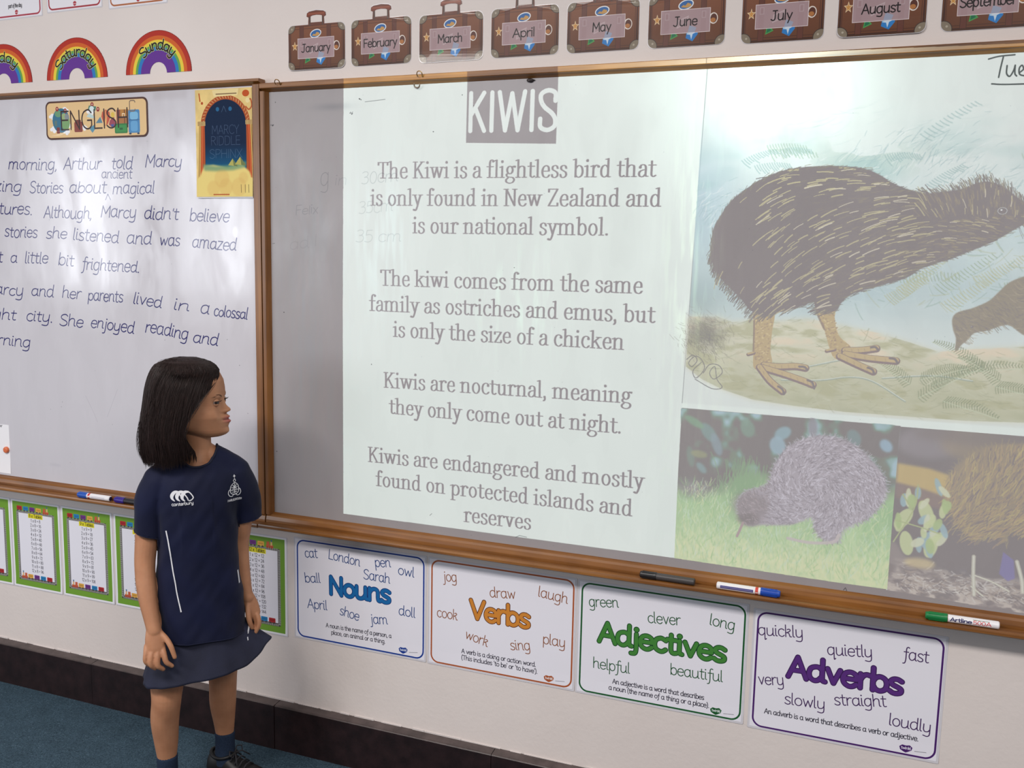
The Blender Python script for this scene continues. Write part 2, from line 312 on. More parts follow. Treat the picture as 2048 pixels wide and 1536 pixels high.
BIRD_TOES = [[(-246.3, 1229.5), (-213.6, 1228.1), (-176.9, 1231.3), (-153.9, 1228.9)], [(-250.7, 1224.3), (-194.0, 1210.0), (-156.7, 1199.0), (-135.8, 1191.8)], [(-255.4, 1224.1), (-230.3, 1194.1), (-201.1, 1171.9)], [(-270.3, 1257.1), (-282.9, 1253.0)], [(-71.6, 1272.9), (-36.8, 1275.7), (-6.8, 1281.5)], [(-71.1, 1265.0), (-18.3, 1258.7), (35.5, 1256.2)], [(-81.8, 1259.7), (-43.4, 1243.2), (-9.9, 1229.8)], [(-93.8, 1275.0), (-110.5, 1270.3)]]
BIRD_CLAWS = [[(-167.8, 1231.8), (-156.4, 1231.6), (-150.1, 1225.8)], [(-147.8, 1202.0), (-137.6, 1197.9), (-132.2, 1184.0)], [(-211.1, 1183.3), (-201.4, 1176.7), (-197.6, 1166.3)], [(-17.8, 1283.7), (-9.2, 1285.1), (-2.4, 1279.0)], [(22.4, 1261.9), (33.1, 1260.3), (38.8, 1251.4)], [(-21.3, 1238.5), (-11.5, 1234.4), (-8.4, 1226.7)]]
GROUND = [(-428.6, 1334.9), (-356.5, 1337.0), (-322.3, 1325.8), (-275.4, 1334.1), (-219.5, 1334.1), (-156.1, 1341.5), (-110.8, 1334.1), (-66.3, 1326.8), (-4.8, 1315.8), (60.1, 1298.4), (119.5, 1281.1), (164.0, 1288.1), (281.9, 1301.1), (503.1, 1323.4), (520.5, 1137.7), (295.1, 1140.4), (175.6, 1135.0), (50.4, 1133.9), (-36.3, 1134.0), (-171.6, 1140.2), (-265.5, 1147.7), (-338.4, 1167.1), (-388.3, 1188.5), (-426.7, 1216.0)]
SECOND_BIRD = [(140.7, 1354.1), (149.8, 1367.9), (177.3, 1377.8), (207.8, 1394.4), (225.9, 1414.7), (247.5, 1437.1), (292.4, 1453.3), (345.7, 1448.3), (384.7, 1428.2), (407.5, 1378.2), (393.3, 1330.6), (339.0, 1306.3), (299.9, 1317.4), (275.9, 1327.1), (247.1, 1345.5), (212.6, 1332.9), (185.3, 1324.9), (172.5, 1308.7), (163.1, 1299.3), (154.0, 1285.3), (150.8, 1289.6), (150.8, 1312.1), (143.6, 1331.9)]
CHICK = [(-219.7, 959.0), (-210.2, 999.7), (-184.4, 1041.7), (-148.9, 1066.9), (-104.1, 1079.1), (-58.9, 1072.6), (-22.1, 1052.1), (5.9, 1026.2), (29.8, 995.3), (36.3, 962.6), (25.6, 927.8), (1.4, 895.9), (-28.5, 877.6), (-49.9, 860.2), (-57.3, 834.6), (-75.2, 829.8), (-98.6, 839.1), (-113.6, 859.5), (-119.6, 883.5), (-155.6, 864.2), (-192.7, 856.1), (-230.5, 852.3), (-259.1, 846.2), (-276.6, 856.8), (-287.6, 880.9), (-284.3, 911.7), (-268.4, 931.2), (-240.2, 941.8)]
BROWN_KIWI = [(160.0, 985.7), (161.7, 1018.5), (182.2, 1048.3), (220.5, 1078.6), (267.4, 1093.0), (337.7, 1095.0), (415.7, 1075.7), (476.6, 1020.4), (482.5, 954.8), (430.8, 903.5), (373.9, 896.1), (290.6, 903.6), (284.9, 875.1), (259.6, 890.4), (220.0, 875.9), (185.2, 899.6), (165.5, 939.5)]
SIGNATURE_A = [(-425.0, 1233.6), (-410.7, 1244.3), (-400.2, 1232.5), (-411.9, 1216.9), (-419.7, 1226.4), (-405.6, 1242.1), (-390.5, 1235.6), (-382.2, 1213.8), (-400.7, 1190.2), (-408.9, 1207.1), (-390.2, 1228.2)]
SIGNATURE_B = [(-384.1, 1203.7), (-370.4, 1224.4), (-348.5, 1223.3), (-340.4, 1206.5), (-359.0, 1190.5), (-369.5, 1204.7), (-358.0, 1220.2), (-351.7, 1190.9), (-338.7, 1172.0), (-362.8, 1167.9), (-403.1, 1187.6)]
BIRD_EYE = [(218.6, 1581.8), (230.5, 1581.8)]
BIRD_BILL = [(235.2, 1563.1), (260.6, 1556.2), (381.8, 1506.8), (260.0, 1551.6), (245.2, 1557.9)]
TUE = [[(168.6, 1889.5), (188.0, 1893.9), (216.2, 1895.4)], [(195.4, 1892.1), (192.3, 1871.8), (190.0, 1852.1)], [(203.7, 1874.6), (204.0, 1859.3), (210.2, 1853.1), (216.2, 1863.8), (218.5, 1874.5)], [(218.5, 1874.5), (219.2, 1858.5), (222.7, 1853.2)], [(227.8, 1859.8), (234.2, 1866.2), (231.1, 1873.9), (226.5, 1868.3), (228.1, 1856.4), (238.4, 1852.4)], [(178.3, 1839.6), (198.8, 1837.6), (237.5, 1836.8), (322.7, 1836.6)]]
# ---------------------------------------------------------------- what is projected, printed and written
rng = np.random.default_rng(7)


def lin(c):
    c = np.asarray(c, np.float64)
    return np.where(c <= .04045, c/12.92, ((c+.055)/1.055)**2.4)


def C(r, g, b): return (r/255., g/255., b/255.)


def inside(poly, X, Z):
    P = np.asarray(poly, float); A, B = P, np.roll(P, -1, 0)
    n = np.zeros(np.shape(X), int)
    for a, b in zip(A, B):
        m = (a[1] <= Z) != (b[1] <= Z)
        n += m & (X < a[0]+(Z-a[1])/(b[1]-a[1]+1e-12)*(b[0]-a[0]))
    return n % 2 == 1


def scatter(poly, n):
    P = np.asarray(poly, float); lo, hi = P.min(0), P.max(0)
    q = lo+rng.random((n*3, 2))*(hi-lo)
    return q[inside(P, q[:, 0], q[:, 1])][:n]


def hair_stroke(sh, x, z, ang, ln, w, col, bend=0., alpha=1.):
    pts = []
    for t in (0, .34, .67, 1):
        a = ang+bend*(t-.5)
        pts.append((x, z)); x += math.cos(a)*ln/3; z += math.sin(a)*ln/3
    sh.line(pts[:4], w, col, alpha)


def paint_slide():
    """the projected page, in millimetres on the board"""
    WHITE = C(229, 242, 238); DARK = C(117, 106, 110); TXT = C(125, 115, 122)
    s = Sheet(-1380, 700, 700, 1935, 1.35, DARK)
    s.poly([(-1365, 1930), (690, 1918), (700, 735), (330, 734), (-1374, 743)], WHITE)
    # heading block
    s.poly([(-1006, 1940), (-765.5, 1940), (-767.4, 1742), (-1007.8, 1750)], C(131, 122, 128))
    write(s, 'KIWIS', -1005, 1779, -764, 1776, 46, 11.5, C(236, 244, 242), BLOCK, h=11)
    for t, x0, z0, x1, z1 in SLIDE_RUNS:
        write(s, t, x0, z0, x1, z1, 28.8, 5.5, TXT, SERIF, h=2.4)
    # bird painting: pale sky, water, mountains of fern, ground
    L = lambda z: -428+(z-1335)*.0205
    pic = [(L(1915)+9, 1914), (690, 1905), (690, 1128), (L(1128), 1128)]
    s.poly(pic, C(222, 233, 230))
    s.line([(L(1915)+9, 1921), (L(1120)+1, 1122)], 1.6, C(150, 158, 160))
    H, W = s.h, s.w
    zz = (np.arange(H)/s.k+s.z0)[:, None]; xx = (np.arange(W)/s.k+s.x0)[None]
    ins = ((xx > -424+(zz-1335)*.0205) & (zz < 1905) & (zz > 1135)).astype(np.float32)
    ns = value_noise(H, W, (90, 260), rng, 4)
    def wash(m, col, a):
        s.a[:] += (np.asarray(col, np.float32)-s.a)*(np.clip(m*ins, 0, 1)*a)[..., None]
    g = lambda c, w: np.exp(-((zz-c)/w)**2)
    wash(g(1540, 150)*(0.2+1.1*ns), C(190, 213, 219), .8)
    wash(g(1600, 130)*np.exp(-((xx+420)/90)**2), C(172, 200, 214), .75)
    wash(g(1375, 55)*np.exp(-((xx+410)/70)**2), C(158, 178, 174), .9)
    wash(g(1690, 40)*(ns > .5)*np.exp(-((xx+60)/130)**2), C(176, 200, 188), .5)
    wash(g(1400, 80)*(0.4+.8*ns), C(164, 192, 200), .7)
    wash(np.clip((ns-.52)*4, 0, 1)*g(1660, 90), C(150, 190, 190), .5)
    for k in range(620):      # feathery fern hatching behind the bird
        x = rng.uniform(-410, 420); z = 1640+70*math.sin(x*.009+1)+rng.normal(0, 38)
        if z > 1790: continue
        up_ = rng.random() < .35
        hair_stroke(s, x, z, rng.normal(.45 if up_ else -2.3, .22), rng.uniform(10, 34), rng.uniform(.8, 2.2), C(150, 182, 186) if rng.random() < .65 else C(236, 243, 243), rng.normal(0, .5), .42)
    for k in range(15):       # rows of parallel fern leaflets
        x0, z0 = rng.uniform(-400, 330), rng.uniform(1620, 1745); a0 = rng.normal(.2, .2); ln = rng.uniform(70, 150); c = C(140, 176, 176) if k % 3 else C(150, 178, 158)
        for i in range(15):
            f = i/15; hair_stroke(s, x0+math.cos(a0)*ln*f, z0+math.sin(a0)*ln*f-20*f*f, a0-1.15, rng.uniform(16, 30)*(1-.5*f), 2.6, c, .4, .5)
    for k in range(12):       # reeds and fronds behind the second bird
        x0, z0 = rng.uniform(-130, 260), rng.uniform(1380, 1470); a0 = rng.normal(.5, .5); ln = rng.uniform(80, 160); c = [C(206, 226, 228), C(146, 170, 140), C(180, 184, 140)][k % 3]
        for i in range(18):
            f = i/18; hair_stroke(s, x0+math.cos(a0)*ln*f, z0+math.sin(a0)*ln*f, a0-1.2, 30*(1-.6*f), 2.2, c, .3, .6)
    for k in range(40):
        x = rng.uniform(-250, 350); z = rng.uniform(1690, 1800)
        hair_stroke(s, x, z, rng.normal(.3, .2), rng.uniform(20, 60), 1, C(165, 190, 192), .6, .35)
    for k in range(380):      # water and reeds between the birds
        x, z = rng.uniform(-150, 500), rng.uniform(1370, 1540)
        hair_stroke(s, x, z, rng.choice([-.9, .7, .05], p=[.35, .35, .3])+rng.normal(0, .15), rng.uniform(12, 46), rng.uniform(1, 3), [C(205, 225, 224), C(140, 172, 160), C(176, 186, 150)][rng.integers(3)], .3, .4)
    # ground
    s.poly(GROUND, C(212, 212, 188), 1, 7)
    lo = value_noise(H, W, (26, 70), rng, 4)
    gm = np.zeros((H, W), bool)
    gp = np.array(GROUND); sx = slice(max(0, int((gp[:, 0].min()-s.x0)*s.k)), W); sz = slice(int((gp[:, 1].min()-s.z0)*s.k), int((gp[:, 1].max()-s.z0)*s.k)+1)
    gm[sz, sx] = inside(GROUND, *np.broadcast_arrays(xx[:, sx], zz[sz]))
    gm = gm.astype(np.float32)
    wash(gm*np.clip((1290-zz)/110, 0, 1)*(0.2+lo), C(170, 174, 138), .8)
    wash(gm*np.clip((lo-.5)*5, 0, 1)*np.clip((zz-1230)/40, 0, 1), C(226, 212, 186), .9)
    wash(gm*np.clip((.47-lo)*6, 0, 1), C(165, 166, 122), .6)
    wash(gm*np.exp(-((xx+385)/42)**2-((zz-1300)/34)**2), C(128, 126, 112), .9)
    for k in range(420):
        q = (rng.normal(-385, 26), rng.normal(1292, 26))
        hair_stroke(s, *q, rng.normal(-.9, .5), rng.uniform(6, 18), .9, C(112, 108, 98), .3, .5)
    for x, z in scatter(GROUND, 500):
        hair_stroke(s, x, z, rng.normal(.1, .5), rng.uniform(8, 34), rng.uniform(.7, 1.8), C(142, 148, 112) if rng.random() < .7 else C(214, 218, 196), .4, .4)
    # twigs and fern fronds on the ground
    for p in ([(-205, 1198), (-120, 1203), (-60, 1214), (-10, 1208), (60, 1168)], [(-150, 1232), (-60, 1256), (-20, 1258)], [(10, 1216), (110, 1228), (190, 1222)]):
        s.line(p, 3.4, C(150, 165, 150), .8, 5); s.line([(a, b+1.6) for a, b in p], 1.4, C(214, 226, 220), .9, 5)
    for k in range(11):
        x0, z0 = rng.uniform(60, 330), rng.uniform(1165, 1250); a0 = rng.choice([.45, -.35, .15, 2.6])+rng.normal(0, .2); ln = rng.uniform(70, 150)
        for i in range(22):
            t = i/22; x, z = x0+math.cos(a0)*ln*t, z0+math.sin(a0)*ln*t+12*math.sin(3*t); r = 15*(1-t*.8)
            for sg in (1.15, -1.15):
                hair_stroke(s, x, z, a0+sg, r, 2.2, C(112, 128, 88) if i % 2 else C(128, 142, 104), .3, .55)
        s.line([(x0, z0), (x0+math.cos(a0)*ln, z0+math.sin(a0)*ln)], 1.6, C(196, 210, 180), .7)
    # monogram
    for p in (SIGNATURE_A, SIGNATURE_B): s.line(p, 1.9, C(100, 104, 106), .9, 5)
    # second bird, drinking
    s.poly(loop(SECOND_BIRD, 4), C(139, 128, 110), 1, 1)
    for x, z in scatter(SECOND_BIRD, 700):
        hair_stroke(s, x, z, rng.normal(-.5 if x < 260 else .3, .3), rng.uniform(7, 16), rng.uniform(.8, 1.8), C(116, 106, 98) if rng.random() < .6 else C(164, 152, 128), .3, .6)
    s.blob(180, 1338, 2.6, 2.2, C(60, 56, 58)); s.blob(179, 1339, .8, .7, C(220, 225, 225))
    for p in ([(300, 1292), (330, 1284), (372, 1270)], [(300, 1285), (340, 1272)]): s.line(p, 4, C(150, 118, 90), .9)
    # the large bird: legs, toes, claws
    for leg in (BIRD_LEG_B, BIRD_LEG_A):
        s.poly(loop(leg, 4), C(186, 163, 116))
        P = np.array(leg); mx, mn = P.max(0), P.min(0)
        for x, z in scatter(leg, 150):
            s.blob(x, z, 2.4, 1.6, C(150, 124, 88) if rng.random() < .6 else C(218, 200, 150), .55, 0, .3, 8)
        s.line([tuple(P[0]), tuple(P[-1]), tuple(P[-2])], 4, C(128, 106, 82), .7, 4)
    for t in BIRD_TOES:
        s.line(t, 17 if len(t) > 2 and t[0][0] != t[1][0] else 8, C(128, 106, 80), 1, 5)
        s.line([(a, b+2) for a, b in t], 11 if len(t) > 2 else 4, C(192, 170, 124), 1, 5)
        S = spline(t, 5)
        for q in S[::2]: s.line([(q[0]-1, q[1]+4), (q[0]+1, q[1]-4)], .8, C(128, 104, 76), .7)
    for c in BIRD_CLAWS: s.line(c, 4.6, C(96, 82, 82), 1, 4)
    # bill, body
    s.poly(BIRD_BILL, C(188, 178, 138)); s.line(BIRD_BILL[:3], 1.2, C(120, 108, 90))
    body = loop(BIRD_BODY, 4)
    s.poly(body, C(106, 94, 98), 1, 1)
    def flow(x, z):        # lie of the plumage, pointing to the feather tips
        u = np.interp(x, [-400, -330, -250, -120, 0, 90, 150, 230, 300], [-1.75, -2.1, -2.45, -2.75, -2.9, -3.1, -3.35, -3.55, -3.3])
        v = np.interp(z, [1400, 1480, 1560, 1640, 1680], [.12, .22, .12, -.2, -.35])
        if x > 60 and z > 1560+(x-60)*.05: u = np.interp(x, [60, 140, 230, 300], [-3.9, -4.4, -4.7, -4.6]); v = 0
        return u+v
    for x, z in scatter(body, 4200):
        dark = rng.random() < .55; f = np.interp(x, [-400, -250, 0, 150], [0, .25, .6, 1])
        col = C(88, 78, 82) if dark else C(112+40*f, 103+36*f, 100+14*f)
        hair_stroke(s, x, z, flow(x, z)+rng.normal(0, .12), rng.uniform(12, 28)*(1 if x < 90 else .7), rng.uniform(1, 2.6), col, rng.normal(.15, .15), .7)
    for x, z in scatter(body, 370):
        if x < -262 and rng.random() < .9: continue
        w = rng.uniform(1.4, 3.0)*(1 if x < 90 else .7)
        hair_stroke(s, x, z, flow(x, z)+rng.normal(0, .08), rng.uniform(16, 40)*(1 if x < 90 else .55), w, C(184, 176, 140) if rng.random() < .8 else C(205, 198, 178), .25, .9)
    for i in range(0, len(body), 1):        # ragged outline
        a = body[i]
        for k in range(3):
            q = a+rng.normal(0, 2.5, 2)
            if q[0] > 290: continue
            hair_stroke(s, *q, flow(*q)+(.35 if q[1] > 1500 else -.2)+rng.normal(0, .15), rng.uniform(9, 20), rng.uniform(.8, 1.6), C(104, 96, 92) if k else C(138, 134, 112), .2, .75)
    ex, ez = BIRD_EYE[0]
    s.blob(ex, ez, 15, 11, C(128, 120, 112), .55, 4)
    s.blob(ex, ez, 9.5, 7.4, C(176, 178, 180)); s.blob(ex, ez, 7.8, 6, C(74, 68, 74)); s.blob(ex-2, ez+2, 2, 1.6, C(236, 240, 240))
    for k in range(16):
        a = rng.uniform(-1.3, 1.2); hair_stroke(s, ex+30, ez-12, a, rng.uniform(24, 50), .7, C(90, 84, 88), .5, .7)
    # lower edge of the painting fades into the page, page strip under it
    s.poly([(L(1128)-2, 1128), (690, 1128), (690, 1113), (L(1113)-2, 1116)], WHITE)
    # photograph of the chick
    top_ = int(round((1116-s.z0)*s.k)); keep0 = s.a[top_:].copy(); lef = int(round((-433.5-s.x0)*s.k)); keep1 = s.a[:, :lef].copy()
    q = [(-431.3, 1116.2), (54.8, 1113.3), (50.4, 735.8), (-436.2, 743.6)]
    s.poly(q, C(112, 108, 108))
    X0, X1, Z0, Z1 = [int(round(v)) for v in ((-434-s.x0)*s.k, (53-s.x0)*s.k, (738-s.z0)*s.k, (1115-s.z0)*s.k)]
    R = s.a[Z0:Z1, X0:X1]; h, w = R.shape[:2]
    n1 = value_noise(h, w, (70, 60), rng, 3); n2 = value_noise(h, w, (12, 8), rng, 2)
    yy = np.linspace(738, 1115, h)[:, None]; xg = np.linspace(-434, 53, w)[None]
    def mixin(R, m, col): R += (np.asarray(col, np.float32)-R)*np.clip(m, 0, 1)[..., None]
    mixin(R, np.clip((n1-.52)*6, 0, 1)*np.clip((yy-960)/40, 0, 1), C(112, 150, 132))
    mixin(R, np.clip((n1-.62)*7, 0, 1)*np.clip((yy-960)/40, 0, 1), C(160, 190, 204))
    gl = np.clip((955+30*np.sin(xg*.02)-yy)/40, 0, 1)
    mixin(R, gl, C(142, 182, 134)); mixin(R, gl*n1*1.1, C(172, 206, 152))
    mixin(R, gl*np.clip((900-yy)/130, 0, 1)*(.35+n2), C(200, 222, 172))
    mixin(R, np.exp(-((yy-765)/40)**2)*n2*1.2, C(218, 224, 176))
    mixin(R, np.exp(-((xg+395)/34)**2-((yy-925)/17)**2), C(142, 138, 140))
    for (x, z, rx, rz, ro, c) in [(-365, 1062, 26, 14, -.9, C(120, 152, 150)), (-345, 1035, 28, 11, -1.2, C(132, 152, 164)), (-400, 1085, 26, 9, -.5, C(116, 160, 128)), (-405, 1000, 9, 26, .2, C(118, 138, 128)), (-385, 1008, 20, 9, -.1, C(146, 150, 112)),
            (-378, 975, 16, 8, -.8, C(130, 160, 164)), (-275, 1080, 16, 22, .4, C(120, 150, 134)), (-195, 1075, 20, 14, .6, C(140, 176, 190)), (-205, 1045, 18, 22, .3, C(150, 182, 200)), (-40, 1078, 14, 20, .5, C(118, 142, 146)), (28, 1066, 16, 12, -.9, C(150, 184, 208)), (-130, 1095, 10, 24, .1, C(138, 134, 146)),
            (25, 1000, 16, 40, .1, C(100, 118, 108)), (-300, 1000, 12, 22, .4, C(104, 130, 112))]:
        s.blob(x, z, rx, rz, c, .85, 2, ro)
    for k in range(1900):
        x = rng.uniform(-430, 48); z = rng.uniform(745, 935)
        c = [C(214, 232, 190), C(138, 188, 122), C(168, 208, 142), C(226, 228, 176), C(196, 222, 206)][rng.integers(5)]
        hair_stroke(s, x, z, rng.normal(1.5, .45), rng.uniform(8, 26), rng.uniform(.9, 2.4), c, rng.normal(0, .5), .42)
    for k in range(130):
        x = rng.normal(-285, 22); hair_stroke(s, x, rng.uniform(900, 940), rng.normal(1.45, .22), rng.uniform(30, 85), rng.uniform(1.5, 3.5), C(128, 166, 120), .4, .5)
    ch = loop(CHICK, 4)
    s.poly(ch, C(168, 160, 172), 1, 2)
    s.blob(-258, 895, 42, 32, C(134, 122, 128), .8, 8); s.blob(-262, 862, 26, 15, C(108, 96, 98), .8, 5)
    cx, cz = -120, 950
    for x, z in scatter(ch, 2600):
        a = math.atan2(z-cz, x-cx)-.9+rng.normal(0, .5); head = x < -215
        c = ([C(148, 134, 140), C(124, 112, 118), C(176, 164, 172)] if head else [C(216, 212, 226), C(136, 126, 138), C(194, 190, 204), C(124, 114, 126)])[rng.integers(3 if head else 4)]
        hair_stroke(s, x, z, a, rng.uniform(4, 11)*(.7 if head else 1), rng.uniform(1, 2.2), c, .8, .6)
    for p in ch[::1]:
        for k in range(3):
            a = math.atan2(p[1]-cz, p[0]-cx)+rng.normal(0, .5)
            if p[1] < 870 and p[0] < -60: continue
            hair_stroke(s, p[0], p[1], a, rng.uniform(4, 9), 1.1, C(176, 174, 186), .3, .7)
    s.line([(-274, 852), (-281, 832), (-286, 818)], 6, C(168, 146, 148), 1, 4); s.blob(-258, 868, 3, 3, C(70, 60, 66))
    s.line([(-170, 828), (-120, 824), (-70, 832), (-58, 850)], 7, C(196, 186, 186), .9, 5)
    s.a[top_:] = keep0; s.a[:, :lef] = keep1
    # photograph of the brown bird
    cut = int(round((52.3-s.x0)*s.k)); keep = s.a[:, :cut].copy(); sky = int(round((1112-s.z0)*s.k)); keep2 = s.a[sky:].copy()
    s.poly([(54.8, 1113.3), (700, 1108), (700, 722), (330, 722), (170, 731), (50.4, 735.8)], C(113, 104, 108))
    s.blob(110, 1078, 60, 34, C(142, 134, 142), .8, 8); s.blob(200, 1085, 62, 36, C(146, 130, 112), .8, 8); s.blob(240, 1100, 160, 18, C(122, 110, 110), .8, 8)
    s.poly([(54, 1030), (120, 1024), (180, 1008), (180, 955), (110, 975), (54, 985)], C(196, 172, 110), .95, 3)
    s.poly([(54, 985), (110, 975), (180, 958), (180, 930), (54, 950)], C(140, 116, 86), .8, 4)
    s.poly(loop([(54, 850), (90, 815), (150, 800), (230, 790), (330, 800), (330, 735), (52, 738)], 4), C(140, 128, 128), 1, 4)
    Xa, Xb, Za, Zb = [int(round(v)) for v in ((52-s.x0)*s.k, (690-s.x0)*s.k, (726-s.z0)*s.k, (815-s.z0)*s.k)]
    R = s.a[Za:Zb, Xa:Xb]; nn = value_noise(*R.shape[:2], (16, 26), rng, 4)
    fade = np.linspace(1, 0, R.shape[0])[:, None]**.5
    mixin(R, np.clip((nn-.5)*7, 0, 1)*fade, C(190, 180, 172)); mixin(R, np.clip((.45-nn)*7, 0, 1)*fade, C(112, 98, 100))
    for k in range(600):
        hair_stroke(s, rng.uniform(70, 600), 745+abs(rng.normal(0, 26)), rng.normal(0, .6), rng.uniform(6, 22), rng.uniform(1, 3.4), [C(206, 204, 200), C(104, 90, 92), C(166, 150, 140)][rng.integers(3)], .4, .55)
    s.blob(115, 808, 32, 12, C(204, 186, 140), .8, 4)
    bk = loop(BROWN_KIWI, 5)
    s.poly([(165, 870), (240, 880), (600, 880), (600, 790), (320, 800), (180, 800)], C(108, 98, 108), .9, 8)
    s.poly(bk, C(146, 130, 92), 1, 3)
    for x, z in scatter(bk, 1900):
        a = -2.2+(z-950)*.004+(x-260)*-.002+rng.normal(0, .25)
        hair_stroke(s, x, z, a, rng.uniform(12, 30), rng.uniform(1, 2.6), [C(184, 168, 116), C(112, 98, 76), C(160, 140, 98), C(176, 150, 120)][rng.integers(4)], .3, .6)
    for x, z in bk: hair_stroke(s, x, z, math.atan2(z-960, x-300)+rng.normal(0, .4), rng.uniform(5, 12), 1.4, C(160, 148, 110), .2, .6)
    for p, w in (([(222, 838), (224, 800), (229, 752)], 8), ([(226, 796), (262, 786), (296, 770)], 4), ([(306, 838), (318, 800), (322, 772)], 8), ([(222, 770), (246, 752)], 4)): s.line(p, w, C(190, 188, 172), .9, 5); s.line(p, w*.4, C(216, 218, 206), .8, 5)
    s.poly([(278, 856), (300, 840), (305, 800), (292, 792), (274, 806)], C(118, 108, 168), .9, 1)
    for k in range(34):
        x, z = rng.uniform(60, 160), rng.uniform(840, 985)
        if k < 4: x, z = [(85, 850), (135, 850), (120, 925), (75, 905)][k]
        c = [C(196, 208, 156), C(168, 190, 128), C(206, 212, 182), C(150, 180, 190)][rng.integers(4) if k > 3 else 0]
        s.blob(x, z, rng.uniform(6, 10) if k > 3 else 14, rng.uniform(12, 22) if k > 3 else 28, c, .92, .6, rng.uniform(-1, 1))
    for p in ([(58, 850), (95, 930), (100, 985)], [(58, 900), (110, 890), (150, 880)], [(70, 960), (90, 930)]): s.line(p, 3, C(170, 182, 128), .9, 4)
    s.a[:, :cut] = keep; s.a[sky:] = keep2
    s.poly([(-1500, 690), (700, 690), (700, 722), (330, 724.5), (50, 736), (-436, 743.4), (-1374, 743), (-1500, 743)], (0, 0, 0))
    s.rect(-1500, 690, -1370, 2000, (0, 0, 0))
    # what is seen = light of the room on the board + light of the projector: keep only the projector's share
    amb = lin(DARK)*1.0; top = lin(C(232, 245, 241))
    s.a[:] = np.clip((lin(s.a)-amb)/(top-amb), 0, 1)
    X = s.x0+(np.arange(s.w)+.5)/s.k; Z = (s.z0+(np.arange(s.h)+.5)/s.k)[:, None]
    out = (X < -1365+(Z-1900)*.0078) | (Z > np.interp(X, [-1400, -410, 230, 700], [1925, 1922, 1911, 1903])[None])
    s.a[np.broadcast_to(out, (s.h, s.w))] = 0
    return s


def board_print(x0, z0, x1, z1, k, seed, marks, base=(222, 217, 226)):
    """worn white enamel: base colour with wiped smears and pen marks"""
    r = np.random.default_rng(seed)
    s = Sheet(x0, z0, x1, z1, k, (1, 1, 1))
    base = np.array(C(*base))
    n = value_noise(s.h, s.w, (260, 90), r, 4)
    s.a[:] = base*(0.985+.03*n[..., None])
    marks(s, r)
    return s


def story_marks(s, r):
    INK = C(18, 16, 86)
    for t, x0, z0, x1, z1 in STORY_RUNS:
        write(s, t, x0, z0, x1, z1, 23 if t not in ('colossal', 'ancient') else 20, 3.0, INK, ROUND, .93, .16, wob=2.2, rng=r)
    for t, x0, z0, x1, z1 in ANCIENT: write(s, t, x0, z0, x1, z1, 18, 2.4, C(36, 34, 90), ROUND, .95, .1, wob=1, rng=r)
    s.line(CARET, 2, C(36, 34, 90))
    for k in range(26):
        x, z = r.uniform(-2700, -1670), r.uniform(730, 1900); s.blob(x, z, r.uniform(.6, 1.4), r.uniform(.5, 1.2), C(90, 88, 100), .8)
    for p in ([(-2300, 1010), (-2270, 960), (-2255, 930)], [(-2170, 1040), (-2200, 980), (-2215, 950)]): s.line(p, .9, C(150, 148, 160), .5, 4)
    s.blob(-2440, 775, 26, 4, C(180, 178, 188), .35, 3); s.blob(-1720, 1520, 9, 16, C(245, 244, 250), .5, 3)
    s.rect(-2000, 1895, -1880, 1918, C(150, 140, 142), .18, 0, 6)


